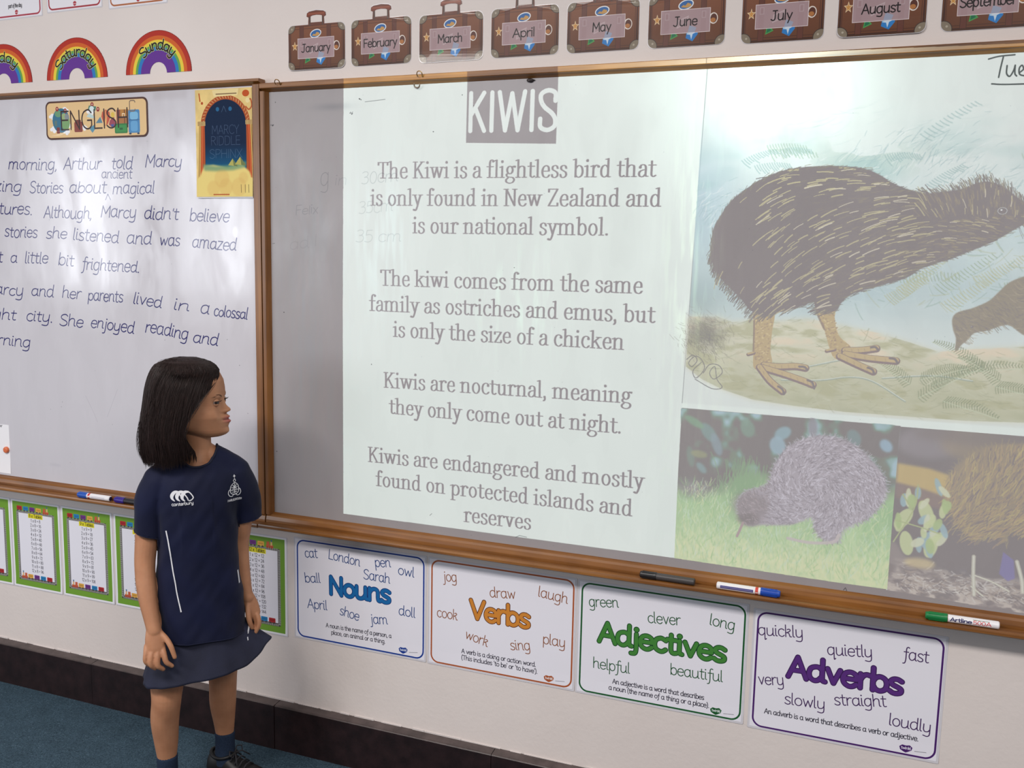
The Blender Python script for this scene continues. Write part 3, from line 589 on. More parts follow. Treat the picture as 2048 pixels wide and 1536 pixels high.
def slide_board_marks(s, r):
    # grey marker dust wiped down the left third, old writing that did not come off
    n = value_noise(s.h, s.w, (150, 16), r, 4)
    X = s.x0+np.arange(s.w)/s.k; Z = (s.z0+np.arange(s.h)/s.k)[:, None]
    def dust(m, c, a): s.a[:] += (np.asarray(C(*c), np.float32)-s.a)*(np.clip(m, 0, 1)*a)[..., None]
    env = np.exp(-((X+1475)/85)**2)[None]*np.clip((1800-Z)/250, 0, 1)*np.clip((Z-740)/250, .15, 1)
    dust(np.clip((n-.36)*3, 0, 1)*env, (150, 150, 154), .62)
    env = np.exp(-((X+1250)/80)**2)[None]*np.exp(-((Z-1500)/170)**2)
    dust(np.clip((n-.42)*3.4, 0, 1)*env, (168, 168, 172), .5)
    env = np.exp(-((X+860)/110)**2)[None]*np.exp(-((Z-1350)/120)**2)
    dust(np.clip((n-.5)*4, 0, 1)*env, (170, 176, 170), .4)
    env = np.exp(-((X+420)/60)**2)[None]*np.exp(-((Z-1450)/330)**2)
    dust(np.clip((n-.45)*4, 0, 1)*env, (186, 190, 176), .4)
    dust(np.exp(-((Z-1853)/9)**2)*np.exp(-((X+1400)/55)**2)[None], (120, 120, 124), .55)
    G = C(104, 104, 108)
    for t, x0, z0, x1, z1, sz, a in [('g', -1440, 1648, -1410, 1650, 34, .5), ('in', -1395, 1648, -1355, 1650, 18, .3), ('30cm', -1312, 1650, -1200, 1658, 21, .42), ('35cm', -1320, 1572, -1215, 1580, 21, .34),
                                     ('35 cm', -1330, 1498, -1190, 1502, 21, .32), ('Felix', -1520, 1568, -1445, 1575, 16, .42), ('ad l', -1540, 1475, -1450, 1485, 20, .2)]:
        write(s, t, x0, z0, x1, z1, sz, 2, G, COMIC, a, .12, wob=2, rng=r)
    for q in [(-1316, 1870), (-1312, 1868), (-1318, 1871), (-1345, 1835), (-1340, 1832), (-1338, 1834), (-1580, 1872), (-1590, 1810), (-1588, 1812), (-1020, 1868), (-988, 1840), (-1100, 1780), (-870, 1440), (-1280, 1170), (-1560, 1300), (-1590, 900)]:
        s.blob(q[0], q[1], r.uniform(1, 2.4), r.uniform(.8, 1.8), C(30, 28, 32), .95)
    for p in ([(-1597, 1812), (-1590, 1812)], [(-1595, 1490), (-1588, 1491)], [(-1100, 770), (-1094, 776)], [(-850, 742), (-840, 748), (-820, 746)], [(-1344, 1838), (-1341, 1834), (-1337, 1838)], [(-40, 722), (-36, 728), (-33, 721)], [(-1300, 1862), (-1240, 1866)]):
        s.line(p, 1.3, C(60, 58, 62), .8)
    for k in range(60):
        s.blob(r.uniform(-1590, 320), r.uniform(730, 1890), .8, .7, C(90, 90, 95), .6)
    for st in TUE: s.line(st, 2.8, C(24, 24, 28), 1, 5)
    write(s, 'sday', 262, 1834, 420, 1838, 26, 2.8, C(24, 24, 28), ROUND, 1, .1)
    s.line([(-150, 1850), (-120, 1868)], 1.2, C(160, 165, 165), .5)


def word_poster(runs, x0, z0, x1, z1, border, ink, fill, edge, head):
    s = Sheet(x0, z0, x1, z1, 2.3, C(232, 229, 238))
    b = round_rect(x0+12, z0+8, x1-9, z1-8, 22, 8); b = np.vstack([b, b[:1]])
    s.line(b, 4.2, border)
    for t, a0, b0, a1, b1 in runs:
        a0, a1 = a0+0., a1+0.
        if t == '@':        # publisher's emblem and web line
            s.poly([(a0+dx, b0+dz) for dx, dz in ((-14, 3), (-8, 8), (0, 7), (8, 9), (14, 4), (12, -3), (4, -8), (0, -10), (-5, -8), (-12, -4))], border)
            write(s, 'emblem'[0:0]+'twinkl', a0-10, b0-2, a0+11, b0-2, 4.2, 1.1, C(235, 235, 240))
            s.line([(a0+19, b0-3), (a1, b1)], 1.1, C(90, 88, 96), .9); continue
        if t == head:
            write(s, t, a0+4, b0+3, a1-3, b1+3, 34, 9.6, fill, ROUND, edge=edge, ew=1.9)
        elif len(t) > 12:
            write(s, t, a0, b0, a1, b1, 8.2, 1.6, C(34, 30, 44))
        else:
            write(s, t, a0, b0, a1, b1, 18.5, 2.3, ink)
    return s


def tables_poster(n):
    s = Sheet(0, 0, 210, 297, 2.2, C(236, 234, 240))
    s.rect(6, 5, 204, 292, C(112, 156, 50))
    s.rect(22, 24, 188, 262, C(70, 66, 66), 1, 6); s.rect(31, 34, 179, 255, C(232, 230, 240))
    for z in np.arange(30, 258, 3.4):
        for x in (22, 181): s.line([(x, z), (x+7, z)], 1.3, C(208, 206, 200))
    for x in np.arange(30, 182, 3.4):
        for z in (25, 256): s.line([(x, z), (x, z+6)], 1.2, C(206, 204, 196))
    cars = [C(176, 40, 44), C(42, 128, 186), C(112, 54, 132), C(226, 168, 74)]
    def wagon(x, z, c):
        s.rect(x, z, x+23, z+14, c, 1, 2); s.rect(x+3, z+4, x+20, z+10, tuple(v*.86 for v in c))
        for dx in (5, 18): s.blob(x+dx, z-1, 3, 3, C(70, 64, 66), n=10)
    def engine(x, z, f):
        s.rect(x, z, x+26, z+6, C(188, 92, 60)); s.rect(x+(2 if f < 0 else 14), z+5, x+(12 if f < 0 else 24), z+16, C(196, 92, 60), 1, 1)
        cx = x+(19 if f < 0 else 7); s.rect(cx-3, z+5, cx+3, z+17, C(226, 178, 120)); s.poly([(cx-3, z+22), (cx+3, z+22), (cx+1, z+15), (cx-1, z+15)], C(70, 110, 150))
        for dx in (5, 13, 21): s.blob(x+dx, z-1, 3, 3, C(190, 60, 46), n=10)
    for i, c in enumerate(cars): wagon(25+i*28, 264, c)
    engine(139, 264, -1)
    for i, c in enumerate(cars[::-1]): wagon(62+i*28, 33, c)
    engine(34, 33, 1)
    t = '%d x Tables' % n
    s.rect(74, 241, 138, 256, C(226, 214, 40)); write(s, t, 78, 244, 134, 244, 7.2, 1.5, C(70, 66, 20), SANS)
    for i in range(12):
        t = '%d x %d = %d' % (i+1, n, (i+1)*n); w = len(t)*4.7
        write(s, t, 106-w/2, 228-i*15.6, 106+w/2, 228-i*15.6, 7.0, 1.15, C(58, 54, 64), SANS)
    return s


def suitcase_print(month):
    s = Sheet(0, 0, 176, 160, 2.6, C(114, 70, 48))
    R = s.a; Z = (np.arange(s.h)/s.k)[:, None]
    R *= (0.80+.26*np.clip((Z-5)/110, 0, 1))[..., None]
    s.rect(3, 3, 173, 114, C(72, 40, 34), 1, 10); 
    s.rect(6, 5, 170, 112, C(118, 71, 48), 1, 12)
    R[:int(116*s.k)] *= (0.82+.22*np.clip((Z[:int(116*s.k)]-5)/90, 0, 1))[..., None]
    for x in (8, 167): s.line([(x, 16), (x, 104)], 1, C(60, 34, 30), .9)
    for z in (10, 106): s.line([(18, z), (158, z)], 1, C(60, 34, 30), .9)
    for x in (36, 121):
        s.rect(x, 4, x+12, 113, C(96, 54, 44)); s.line([(x, 4), (x, 113)], .8, C(58, 34, 30)); s.line([(x+12, 4), (x+12, 113)], .8, C(58, 34, 30))
    for cx, cz in ((4, 4), (172, 4), (4, 113), (172, 113)):
        s.blob(cx, cz, 18, 18, C(58, 46, 42)); s.blob(cx, cz, 16.5, 16.5, C(128, 116, 100)); s.blob(cx+(7 if cx < 50 else -7), cz+(6 if cz < 50 else -6), 2.4, 2.4, C(170, 160, 144))
    # handle
    s.rect(60, 113, 120, 158, C(104, 58, 44)); s.line([(68, 114), (68, 138)], 4, C(84, 62, 56)); s.line([(108, 114), (108, 138)], 4, C(84, 62, 56)); s.rect(60, 136, 116, 147, C(120, 58, 42), 1, 4); s.rect(62, 141, 114, 145, C(150, 82, 60), .8, 2)
    s.blob(86, 92, 18, 11, C(226, 228, 230), 1, 0, .22); s.blob(86, 92, 15.5, 8.6, C(44, 98, 160), 1, 0, .22); s.poly([(74, 87), (80, 92), (84, 90), (90, 96), (98, 93), (98, 88), (88, 85)], C(192, 146, 84))
    s.blob(150, 58, 10, 12.5, C(224, 214, 206)); s.blob(150.5, 58, 7.5, 10, C(86, 46, 36)); s.blob(149, 54, 6, 5, C(172, 112, 62))
    st = [(20+ (10 if i % 2 == 0 else 4)*math.sin(i*math.pi/5), 62+(13 if i % 2 == 0 else 5.5)*math.cos(i*math.pi/5)) for i in range(10)]
    s.poly(st, C(228, 206, 170)); s.poly([(20+(a-20)*.72, 62+(b-62)*.72) for a, b in st], C(196, 140, 74))
    s.poly([(52, 16), (56, 40), (70, 24)], C(70, 150, 76)); s.poly([(54.5, 19.5), (57, 34), (66, 25)], C(22, 104, 72))
    s.poly([(88, 18), (104, 10), (116, 26), (108, 46), (92, 44)], C(40, 120, 190)); s.poly([(92, 42), (108, 45), (114, 30), (90, 26)], C(130, 190, 226))
    s.poly([(101, 14), (104, 26), (112, 30), (105, 32), (101, 40), (98, 30), (90, 26), (98, 25)], C(196, 212, 226))
    # pale label
    s.rect(29, 29, 143, 82, C(226, 216, 220), 1); s.rect(30, 30, 142, 81, C(164, 138, 142), 1)
    for x in (38, 123): s.rect(x, 60, x+10, 76, C(188, 168, 172), .7); s.rect(x+2, 62, x+8, 74, C(158, 130, 134), .9)
    s.rect(36, 30, 48, 81, C(150, 122, 126), .25); s.rect(121, 30, 133, 81, C(150, 122, 126), .25)
    s.poly([(66, 40), (90, 50), (94, 68), (68, 58)], C(192, 174, 178), .7); s.poly([(69, 44), (88, 52), (91, 64), (70, 56)], C(164, 140, 144), .9)
    s.poly([(92, 30), (108, 30), (112, 40), (96, 46)], C(146, 160, 186), .8)
    n = len(month); w = {'March': 69, 'April': 59, 'May': 47, 'June': 56, 'July': 47, 'August': 78, 'January': 91, 'February': 100}.get(month, 106)
    write(s, month, 86-w/2, 46, 86+w/2, 46, 13.5, 2.5, C(20, 12, 16), COMIC)
    return s


def rainbow_print(day):
    s = Sheet(0, 0, 242, 128, 2.4, C(150, 30, 26))
    cx, cz, R0, r0 = 121, 3, 119, 31
    for f, c in ((1.0, C(120, 22, 22)), (.985, C(176, 44, 28)), (.83, C(206, 96, 34)), (.70, C(228, 200, 62)), (.61, C(96, 158, 76)), (.53, C(38, 118, 186)), (.42, C(96, 44, 142))):
        r = r0+(R0-r0)*f if f < 1 else R0
        if f < .7: r = r0+(R0-r0)*(f*1.15-.12)
        s.blob(cx, cz, r, r, c, n=60)
    # the day's name bent round the arch
    tot = sum(glyph(ROUND, c)[0] for c in day); span = {6: 1.75, 8: 2.3}.get(len(day), 1.75); cur = 0; rad = 66; T = []
    for c in day:
        adv, st = glyph(ROUND, c)
        for p in st:
            a = math.pi/2+span/2-span*(cur+p[:, 0])/tot; rr = rad+p[:, 1]*.37
            T.append(np.stack([cx+rr*np.cos(a), cz+rr*np.sin(a)], 1))
        cur += adv
    bb, M_ = s.mask(T, 7); s.put(bb, M_, C(236, 218, 120), .8)
    bb, M_ = s.mask(T, 4.4); s.put(bb, M_, C(20, 16, 20))
    return s


def english_print():
    s = Sheet(0, 0, 392, 113, 2.2, C(70, 34, 24))
    s.rect(2, 2, 390, 111, C(70, 34, 24), 1, 16); s.rect(5, 5, 387, 108, C(222, 188, 136), 1, 14)
    def cloud(x, z, r):
        for dx, dz, k in ((-.8, 0, .6), (0, .3, .8), (.8, 0, .6), (.2, -.5, .6)): s.blob(x+dx*r, z+dz*r, r*k, r*k*.8, C(232, 232, 236))
    for q in ((26, 68, 10), (30, 30, 11), (76, 84, 12), (80, 22, 10), (92, 40, 7), (178, 78, 12), (150, 32, 9)): cloud(*q)
    s.blob(60, 56, 34, 36, C(40, 106, 136)); s.blob(78, 50, 17, 24, C(118, 158, 104)); s.blob(50, 76, 14, 10, C(98, 148, 110)); s.blob(72, 68, 10, 9, C(146, 170, 120)); s.blob(84, 66, 9, 9, C(128, 136, 142))
    s.rect(34, 40, 44, 56, C(84, 112, 110)); s.rect(42, 18, 54, 36, C(120, 44, 46), 1, 2)
    for x, z in ((46, 90), (78, 84), (184, 98), (206, 84)): s.blob(x, z, 6, 7, C(140, 34, 38)); s.blob(x, z+1, 2.4, 2.4, C(226, 190, 170))
    s.poly([(166, 82), (172, 96), (200, 92), (196, 80)], C(70, 120, 104)); s.blob(182, 86, 9, 8, C(210, 224, 226))
    s.poly([(160, 64), (172, 74), (196, 62), (184, 58)], C(184, 206, 206)); s.poly([(196, 44), (214, 62), (222, 44)], C(86, 128, 150)); s.poly([(170, 30), (190, 40), (194, 28), (182, 16)], C(84, 138, 160))
    s.rect(112, 20, 144, 50, C(130, 54, 44), 1, 4); s.rect(118, 46, 138, 56, C(112, 48, 42), 1, 3)
    s.poly([(218, 62), (222, 76), (236, 82), (250, 74), (252, 58), (242, 40), (232, 34), (226, 44)], C(190, 84, 60))
    for x in (226, 234, 242): s.line([(x, 78), (234, 36)], 2.6, C(236, 196, 120), .8)
    s.poly([(250, 50), (266, 62), (272, 36), (258, 30), (246, 38)], C(150, 64, 84)); s.poly([(252, 38), (266, 40), (262, 26)], C(68, 86, 150)); s.blob(262, 66, 7, 8, C(216, 184, 76))
    s.rect(276, 30, 292, 80, C(140, 70, 56), 1, 3); s.rect(290, 58, 322, 80, C(178, 122, 54), 1, 2); s.rect(284, 36, 320, 58, C(164, 108, 62), 1, 3); s.rect(304, 36, 308, 80, C(110, 70, 40))
    s.line([(298, 60), (298, 68), (306, 68), (306, 60)], 2.4, C(240, 220, 190))
    s.rect(268, 12, 316, 40, C(40, 116, 58), 1, 4); s.rect(272, 16, 312, 36, C(54, 138, 70), 1, 3); s.rect(286, 22, 298, 28, C(24, 90, 48), 1, 1)
    s.rect(320, 12, 362, 78, C(66, 128, 178), 1, 5); s.rect(326, 50, 356, 72, C(120, 178, 214), 1, 7); s.rect(328, 16, 354, 46, C(96, 158, 204), 1, 7); s.line([(322, 49), (360, 49)], 1.6, C(36, 84, 130))
    b = round_rect(326, 74, 346, 104, 5); s.line(b, 3, C(120, 100, 84)); s.line([(324, 10), (328, 10)], 5, C(50, 60, 80)); s.line([(354, 10), (358, 10)], 5, C(50, 60, 80))
    write(s, 'ENGLISH', 56, 28, 322, 30, 36, 4.4, C(44, 20, 16), SANS)
    return s


def cover_print():
    """plain painted arch with a night sky over sand, in the colours of the booklet on the board"""
    s = Sheet(0, 0, 200, 300, 2.3, C(226, 198, 132))
    n = value_noise(s.h, s.w, (60, 60), rng, 4); s.a *= (.9+.18*n)[..., None]
    t = np.linspace(0, math.pi, 24)
    arch = lambda r, top: [(104-r, 60)]+[(104-r, 200)]+[(104+r*math.cos(a), 200+top*math.sin(a)) for a in t[::-1]]+[(104+r, 200)]+[(104+r, 60)]
    s.poly(arch(86, 82), C(170, 84, 48)); s.poly(arch(72, 70), C(20, 38, 66))
    for i in range(26):
        a = t[0]+(i+.5)*math.pi/26; s.line([(104+76*math.cos(a), 200+73*math.sin(a)), (104+83*math.cos(a+.05), 200+80*math.sin(a+.05))], 1.4, C(226, 190, 130))
    zz = (np.arange(s.h)/s.k)[:, None]; xx = (np.arange(s.w)/s.k)[None]
    m = (np.abs(xx-104) < 71) & (zz < 205) & (zz > 60)
    g = np.clip((150-zz)/60, 0, 1)*m; s.a += (np.array(C(20, 92, 134), np.float32)-s.a)*(g*.8)[..., None]
    for sx in (-1, 1):
        for k in range(2):
            x = 104+sx*(80+k*9); s.poly([(x-4, 206), (x+5, 206), (x+5+sx*6, 55), (x-4+sx*6, 55)], C(182, 70, 40) if k == 0 else C(206, 168, 100)); s.line([(x+1, 200), (x+sx*6+1, 60)], 1.2, C(226, 150, 90) if k == 0 else C(96, 70, 40))
        s.rect(104+sx*84-14, 200, 104+sx*84+14, 212, C(214, 182, 122)); 
        for k in range(5): s.line([(104+sx*84-10+k*5, 201), (104+sx*84-10+k*5, 212)], 1.6, C(96, 62, 44))
    s.poly([(60, 296), (66, 278), (148, 280), (152, 298)], C(232, 212, 156)); 
    for x in range(74, 142, 6): s.line([(x, 285), (x+3.5, 285)], 3.2, C(110, 84, 62), .8)
    s.blob(176, 284, 12, 9, C(190, 84, 42)); s.line([(184, 262), (192, 268), (196, 250), (186, 240), (176, 248)], 4, C(178, 82, 46), .9, 5); s.blob(182, 265, 7, 7, C(232, 214, 160)); s.line([(14, 288), (17, 268)], 4, C(180, 84, 44)); s.blob(24, 262, 4, 4, C(176, 80, 44))
    s.poly([(0, 0), (200, 0), (200, 40), (186, 72), (160, 92), (110, 84), (60, 92), (28, 90), (12, 60), (0, 50)], C(228, 206, 128), 1, 2)
    s.poly([(24, 94), (70, 88), (110, 90), (150, 96), (176, 100), (172, 84), (130, 76), (70, 74), (28, 76)], C(112, 150, 116), .8, 3)
    for x, z, w in ((128, 90, 26), (154, 92, 30)): s.poly([(x-w*.6, z), (x, z+w*.7), (x+w*.7, z-4)], C(176, 170, 96)); s.poly([(x, z+w*.7), (x+w*.7, z-4), (x+4, z-2)], C(112, 122, 78))
    for x, z, r in ((60, 26, 22), (104, 30, 24), (150, 30, 26), (90, 54, 26), (165, 55, 16)): s.blob(x, z, r, r, C(206, 158, 92), .25, 2)
    for x in (158, 172, 184): s.line([(x, 14), (x-1, 36)], 1.2, C(70, 60, 44))
    for x in range(62, 112, 7): s.line([(x, 9), (x+4, 9)], 4, C(176, 88, 50), .8)
    for t_, z, w in (('MARCY', 176, 96), ('RIDDLE', 146, 104), ('SPHINX', 110, 116)): write(s, t_, 104-w/2, z, 104+w/2, z, 16, 1.1, C(120, 138, 168), SANS, .55)
    for x in (78, 122): s.blob(x, 244, 6, 6, C(46, 116, 164), .8)
    s.line([(92, 236), (100, 252), (108, 236)], 1, C(110, 140, 170), .7)
    return s


def top_card_print(col, words):
    s = Sheet(0, 0, 216, 150, 1.8, C(232, 229, 236))
    b = round_rect(9, 9, 207, 160, 14, 6); s.line(np.vstack([b, b[:1]]), 4.5, col)
    s.poly([(104, 22), (108, 26), (113, 26), (117, 22), (115, 15), (110, 12), (105, 15)], C(172, 40, 56)); s.line([(100, 9.5), (120, 9.5)], .1, col)
    s.line([(103, 10.8+8), (118, 10.8+8)], 1.4, C(232, 225, 230))
    if words: write(s, words, 78, 34, 134, 34, 7, 1.7, C(40, 34, 40))
    return s


def code_sheet_print():
    s = Sheet(0, 0, 150, 220, 2, C(238, 236, 240))
    write(s, 'SCAN', 96, 178, 128, 178, 9, 3, C(90, 88, 94), COMIC); write(s, 'letter', 92, 154, 122, 154, 6, 1.4, C(100, 98, 104), SANS)
    return s
# ---------------------------------------------------------------- materials
def to_image(name, sh, data=False):
    im = bpy.data.images.new(name, sh.w, sh.h, float_buffer=False)
    if data: im.colorspace_settings.name = 'Non-Color'
    A = np.ones((sh.h, sh.w, 4), np.float32); A[..., :3] = np.clip(sh.a, 0, 1)
    im.pixels.foreach_set(A.ravel()); im.update(); im.pack()
    return im


class NT:
    def __init__(s, name):
        s.m = bpy.data.materials.new(name); s.m.use_nodes = True
        s.n = s.m.node_tree.nodes; s.l = s.m.node_tree.links
        s.b = s.n['Principled BSDF']

    def add(s, kind, **kw):
        n = s.n.new(kind)
        for k, v in kw.items():
            if k in n.inputs: n.inputs[k].default_value = v
            else: setattr(n, k, v)
        return n

    def link(s, a, b): s.l.new(a, b)

    def ramp(s, fac, stops):
        r = s.n.new('ShaderNodeValToRGB'); e = r.color_ramp.elements
        while len(e) < len(stops): e.new(.5)
        for i, (p, c) in enumerate(stops):
            e[i].position = p; e[i].color = tuple(c)+(1,)
        s.link(fac, r.inputs[0]); return r.outputs[0]

    def coords(s, scale=(1, 1, 1), kind='Object'):
        tc = s.n.new('ShaderNodeTexCoord'); mp = s.n.new('ShaderNodeMapping')
        mp.inputs['Scale'].default_value = scale
        s.link(tc.outputs[kind], mp.inputs[0]); return mp.outputs[0]

    def bump(s, h, strength=.3, dist=.002):
        b = s.add('ShaderNodeBump', Strength=strength, Distance=dist)
        s.link(h, b.inputs['Height']); s.link(b.outputs[0], s.b.inputs['Normal'])


def L3(r, g, b): return tuple(float(v) for v in lin((r/255., g/255., b/255.)))


def plain(name, rgb, rough=.5, spec=.5, metal=0, coat=0, noise=0, ns=60, bump=0, sheen=0):
    t = NT(name); c = L3(*rgb)
    t.b.inputs['Roughness'].default_value = rough; t.b.inputs['Metallic'].default_value = metal
    t.b.inputs['Specular IOR Level'].default_value = spec; t.b.inputs['Coat Weight'].default_value = coat
    t.b.inputs['Coat Roughness'].default_value = .15
    if sheen: t.b.inputs['Sheen Weight'].default_value = sheen
    co = t.coords()
    nz = t.add('ShaderNodeTexNoise', Scale=ns, Detail=4.0); t.link(co, nz.inputs['Vector'])
    k = max(noise, .02)
    t.link(t.ramp(nz.outputs['Fac'], [(.3, [v*(1-k) for v in c]), (.7, [min(1, v*(1+k)) for v in c])]), t.b.inputs['Base Color'])
    if bump: t.bump(nz.outputs['Fac'], bump, .001)
    return t.m


def printed(name, sh, rough=.35, coat=0., coat_rough=.1, spec=.4, wave=0.):
    t = NT(name)
    im = t.add('ShaderNodeTexImage', image=to_image(name, sh), extension='EXTEND')
    uv = t.add('ShaderNodeUVMap'); t.link(uv.outputs[0], im.inputs[0])
    t.link(im.outputs[0], t.b.inputs['Base Color'])
    t.b.inputs['Roughness'].default_value = rough; t.b.inputs['Specular IOR Level'].default_value = spec
    t.b.inputs['Coat Weight'].default_value = coat; t.b.inputs['Coat Roughness'].default_value = coat_rough
    nz = t.add('ShaderNodeTexNoise', Scale=9.0, Detail=2.0); t.link(t.coords(), nz.inputs['Vector'])
    if wave:
        b = t.add('ShaderNodeBump', Strength=wave, Distance=.01); t.link(nz.outputs['Fac'], b.inputs['Height'])
        t.link(b.outputs[0], t.b.inputs['Normal']); t.link(b.outputs[0], t.b.inputs['Coat Normal'])
    return t.m


def wood_mat(name, axis):
    t = NT(name)
    sc = (2.2, 60, 60) if axis == 'x' else (60, 60, 2.2)
    co = t.coords(sc)
    n1 = t.add('ShaderNodeTexNoise', Scale=1.0, Detail=6.0, Distortion=.6); t.link(co, n1.inputs['Vector'])
    c = t.ramp(n1.outputs['Fac'], [(.25, L3(96, 57, 22)), (.5, L3(134, 85, 36)), (.75, L3(158, 106, 50))])
    n2 = t.add('ShaderNodeTexNoise', Scale=7.0, Detail=3.0); t.link(t.coords(), n2.inputs['Vector'])
    d = t.ramp(n2.outputs['Fac'], [(.3, (.72, .68, .64)), (.65, (1, 1, 1))])
    m = t.add('ShaderNodeMix', data_type='RGBA', blend_type='MULTIPLY'); m.inputs[0].default_value = 1
    t.link(c, m.inputs[6]); t.link(d, m.inputs[7]); t.link(m.outputs[2], t.b.inputs['Base Color'])
    t.b.inputs['Roughness'].default_value = .38; t.b.inputs['Coat Weight'].default_value = .2; t.b.inputs['Coat Roughness'].default_value = .3
    t.bump(n1.outputs['Fac'], .25, .001)
    return t.m


WOOD_X, WOOD_Z = wood_mat('varnished_wood_along', 'x'), wood_mat('varnished_wood_upright', 'z')

t = NT('painted_plaster')
co = t.coords()
n1 = t.add('ShaderNodeTexNoise', Scale=2.2, Detail=5.0); n2 = t.add('ShaderNodeTexNoise', Scale=90.0, Detail=3.0); n3 = t.add('ShaderNodeTexNoise', Scale=14.0, Detail=6.0)
for n in (n1, n2, n3): t.link(co, n.inputs['Vector'])
t.link(t.ramp(n1.outputs['Fac'], [(.3, L3(217, 206, 202)), (.7, L3(224, 214, 210))]), t.b.inputs['Base Color'])
t.b.inputs['Roughness'].default_value = .55; t.b.inputs['Specular IOR Level'].default_value = .3
mx = t.add('ShaderNodeMath', operation='MULTIPLY_ADD'); t.link(n3.outputs['Fac'], mx.inputs[0]); mx.inputs[1].default_value = 2.5; t.link(n2.outputs['Fac'], mx.inputs[2])
t.bump(mx.outputs[0], .22, .0022)
WALL = t.m

t = NT('blue_grey_carpet')
co = t.coords()
n1 = t.add('ShaderNodeTexNoise', Scale=230.0, Detail=4.0, Distortion=1.5); n2 = t.add('ShaderNodeTexNoise', Scale=18.0, Detail=3.0)
for n in (n1, n2): t.link(co, n.inputs['Vector'])
c = t.ramp(n1.outputs['Fac'], [(.35, L3(46, 62, 74)), (.62, L3(76, 98, 114)), (.75, L3(106, 126, 140))])
d = t.ramp(n2.outputs['Fac'], [(.3, (.82, .82, .82)), (.7, (1, 1, 1))])
m = t.add('ShaderNodeMix', data_type='RGBA', blend_type='MULTIPLY'); m.inputs[0].default_value = 1
t.link(c, m.inputs[6]); t.link(d, m.inputs[7]); t.link(m.outputs[2], t.b.inputs['Base Color'])
t.b.inputs['Roughness'].default_value = .95; t.b.inputs['Specular IOR Level'].default_value = .1
t.bump(n1.outputs['Fac'], .9, .004)
CARPET = t.m

t = NT('dark_glazed_skirting')
co = t.coords()
n1 = t.add('ShaderNodeTexNoise', Scale=25.0, Detail=5.0); n2 = t.add('ShaderNodeTexNoise', Scale=400.0, Detail=2.0)
for n in (n1, n2): t.link(co, n.inputs['Vector'])
c = t.ramp(n1.outputs['Fac'], [(.35, L3(26, 14, 15)), (.7, L3(42, 26, 27))])
geo = t.add('ShaderNodeNewGeometry'); sp = t.add('ShaderNodeSeparateXYZ'); t.link(geo.outputs['Normal'], sp.inputs[0])
du = t.add('ShaderNodeMath', operation='MULTIPLY'); t.link(sp.outputs['Z'], du.inputs[0]); t.link(n1.outputs['Fac'], du.inputs[1]); du.use_clamp = True   # dust lies on upward faces
m = t.add('ShaderNodeMix', data_type='RGBA'); t.link(du.outputs[0], m.inputs[0]); t.link(c, m.inputs[6]); m.inputs[7].default_value = L3(98, 86, 84)+(1,)
t.link(m.outputs[2], t.b.inputs['Base Color']); t.b.inputs['Roughness'].default_value = .42
t.bump(n2.outputs['Fac'], .15, .001)
SKIRT = t.m


# ---------------------------------------------------------------- mesh helpers
def mesh_obj(name, bm, mat, parent=None, smooth=False, loc=None):
    me = bpy.data.meshes.new(name); bm.normal_update(); bm.to_mesh(me); bm.free()
    if smooth: me.shade_smooth()
    for m in (mat if isinstance(mat, (list, tuple)) else [mat]): me.materials.append(m)
    o = bpy.data.objects.new(name, me); COL.objects.link(o)
    if parent: o.parent = parent
    if loc: o.location = loc
    return o


def empty(name, loc=(0, 0, 0)):
    o = bpy.data.objects.new(name, None); COL.objects.link(o); o.location = loc; o.empty_display_size = .05
    return o


def tag(o, label, cat, group=None):
    o['label'] = label; o['category'] = cat
    if group: o['group'] = group
    return o


def structure(o): o['kind'] = 'structure'; return o


def boxm(x0, y0, z0, x1, y1, z1, bevel=0, seg=2):
    bm = bmesh.new(); bmesh.ops.create_cube(bm, size=1)
    for v in bm.verts:
        v.co = Vector((x0 if v.co.x < 0 else x1, y0 if v.co.y < 0 else y1, z0 if v.co.z < 0 else z1))
    if bevel: bmesh.ops.bevel(bm, geom=bm.edges[:], offset=bevel, segments=seg, affect='EDGES', profile=.6)
    return bm


def sweep(profile, a, b, axis='x', mitre_a=0, mitre_b=0):
    """extrude a closed profile [(y, s)] from a to b. axis x: s is z; axis z: s is x. mitres shear the ends along s."""
    bm = bmesh.new(); R = []
    for e, (p, mt) in enumerate(((a, mitre_a), (b, mitre_b))):
        ring = []
        for y, s in profile:
            q = p+mt*s
            ring.append(bm.verts.new((q, y, s) if axis == 'x' else (s, y, q)))
        R.append(ring)
    n = len(profile)
    for i in range(n): bm.faces.new((R[0][i], R[0][(i+1) % n], R[1][(i+1) % n], R[1][i]))
    bm.faces.new(R[0]); bm.faces.new(R[1][::-1])
    bmesh.ops.recalc_face_normals(bm, faces=bm.faces[:])
    return bm


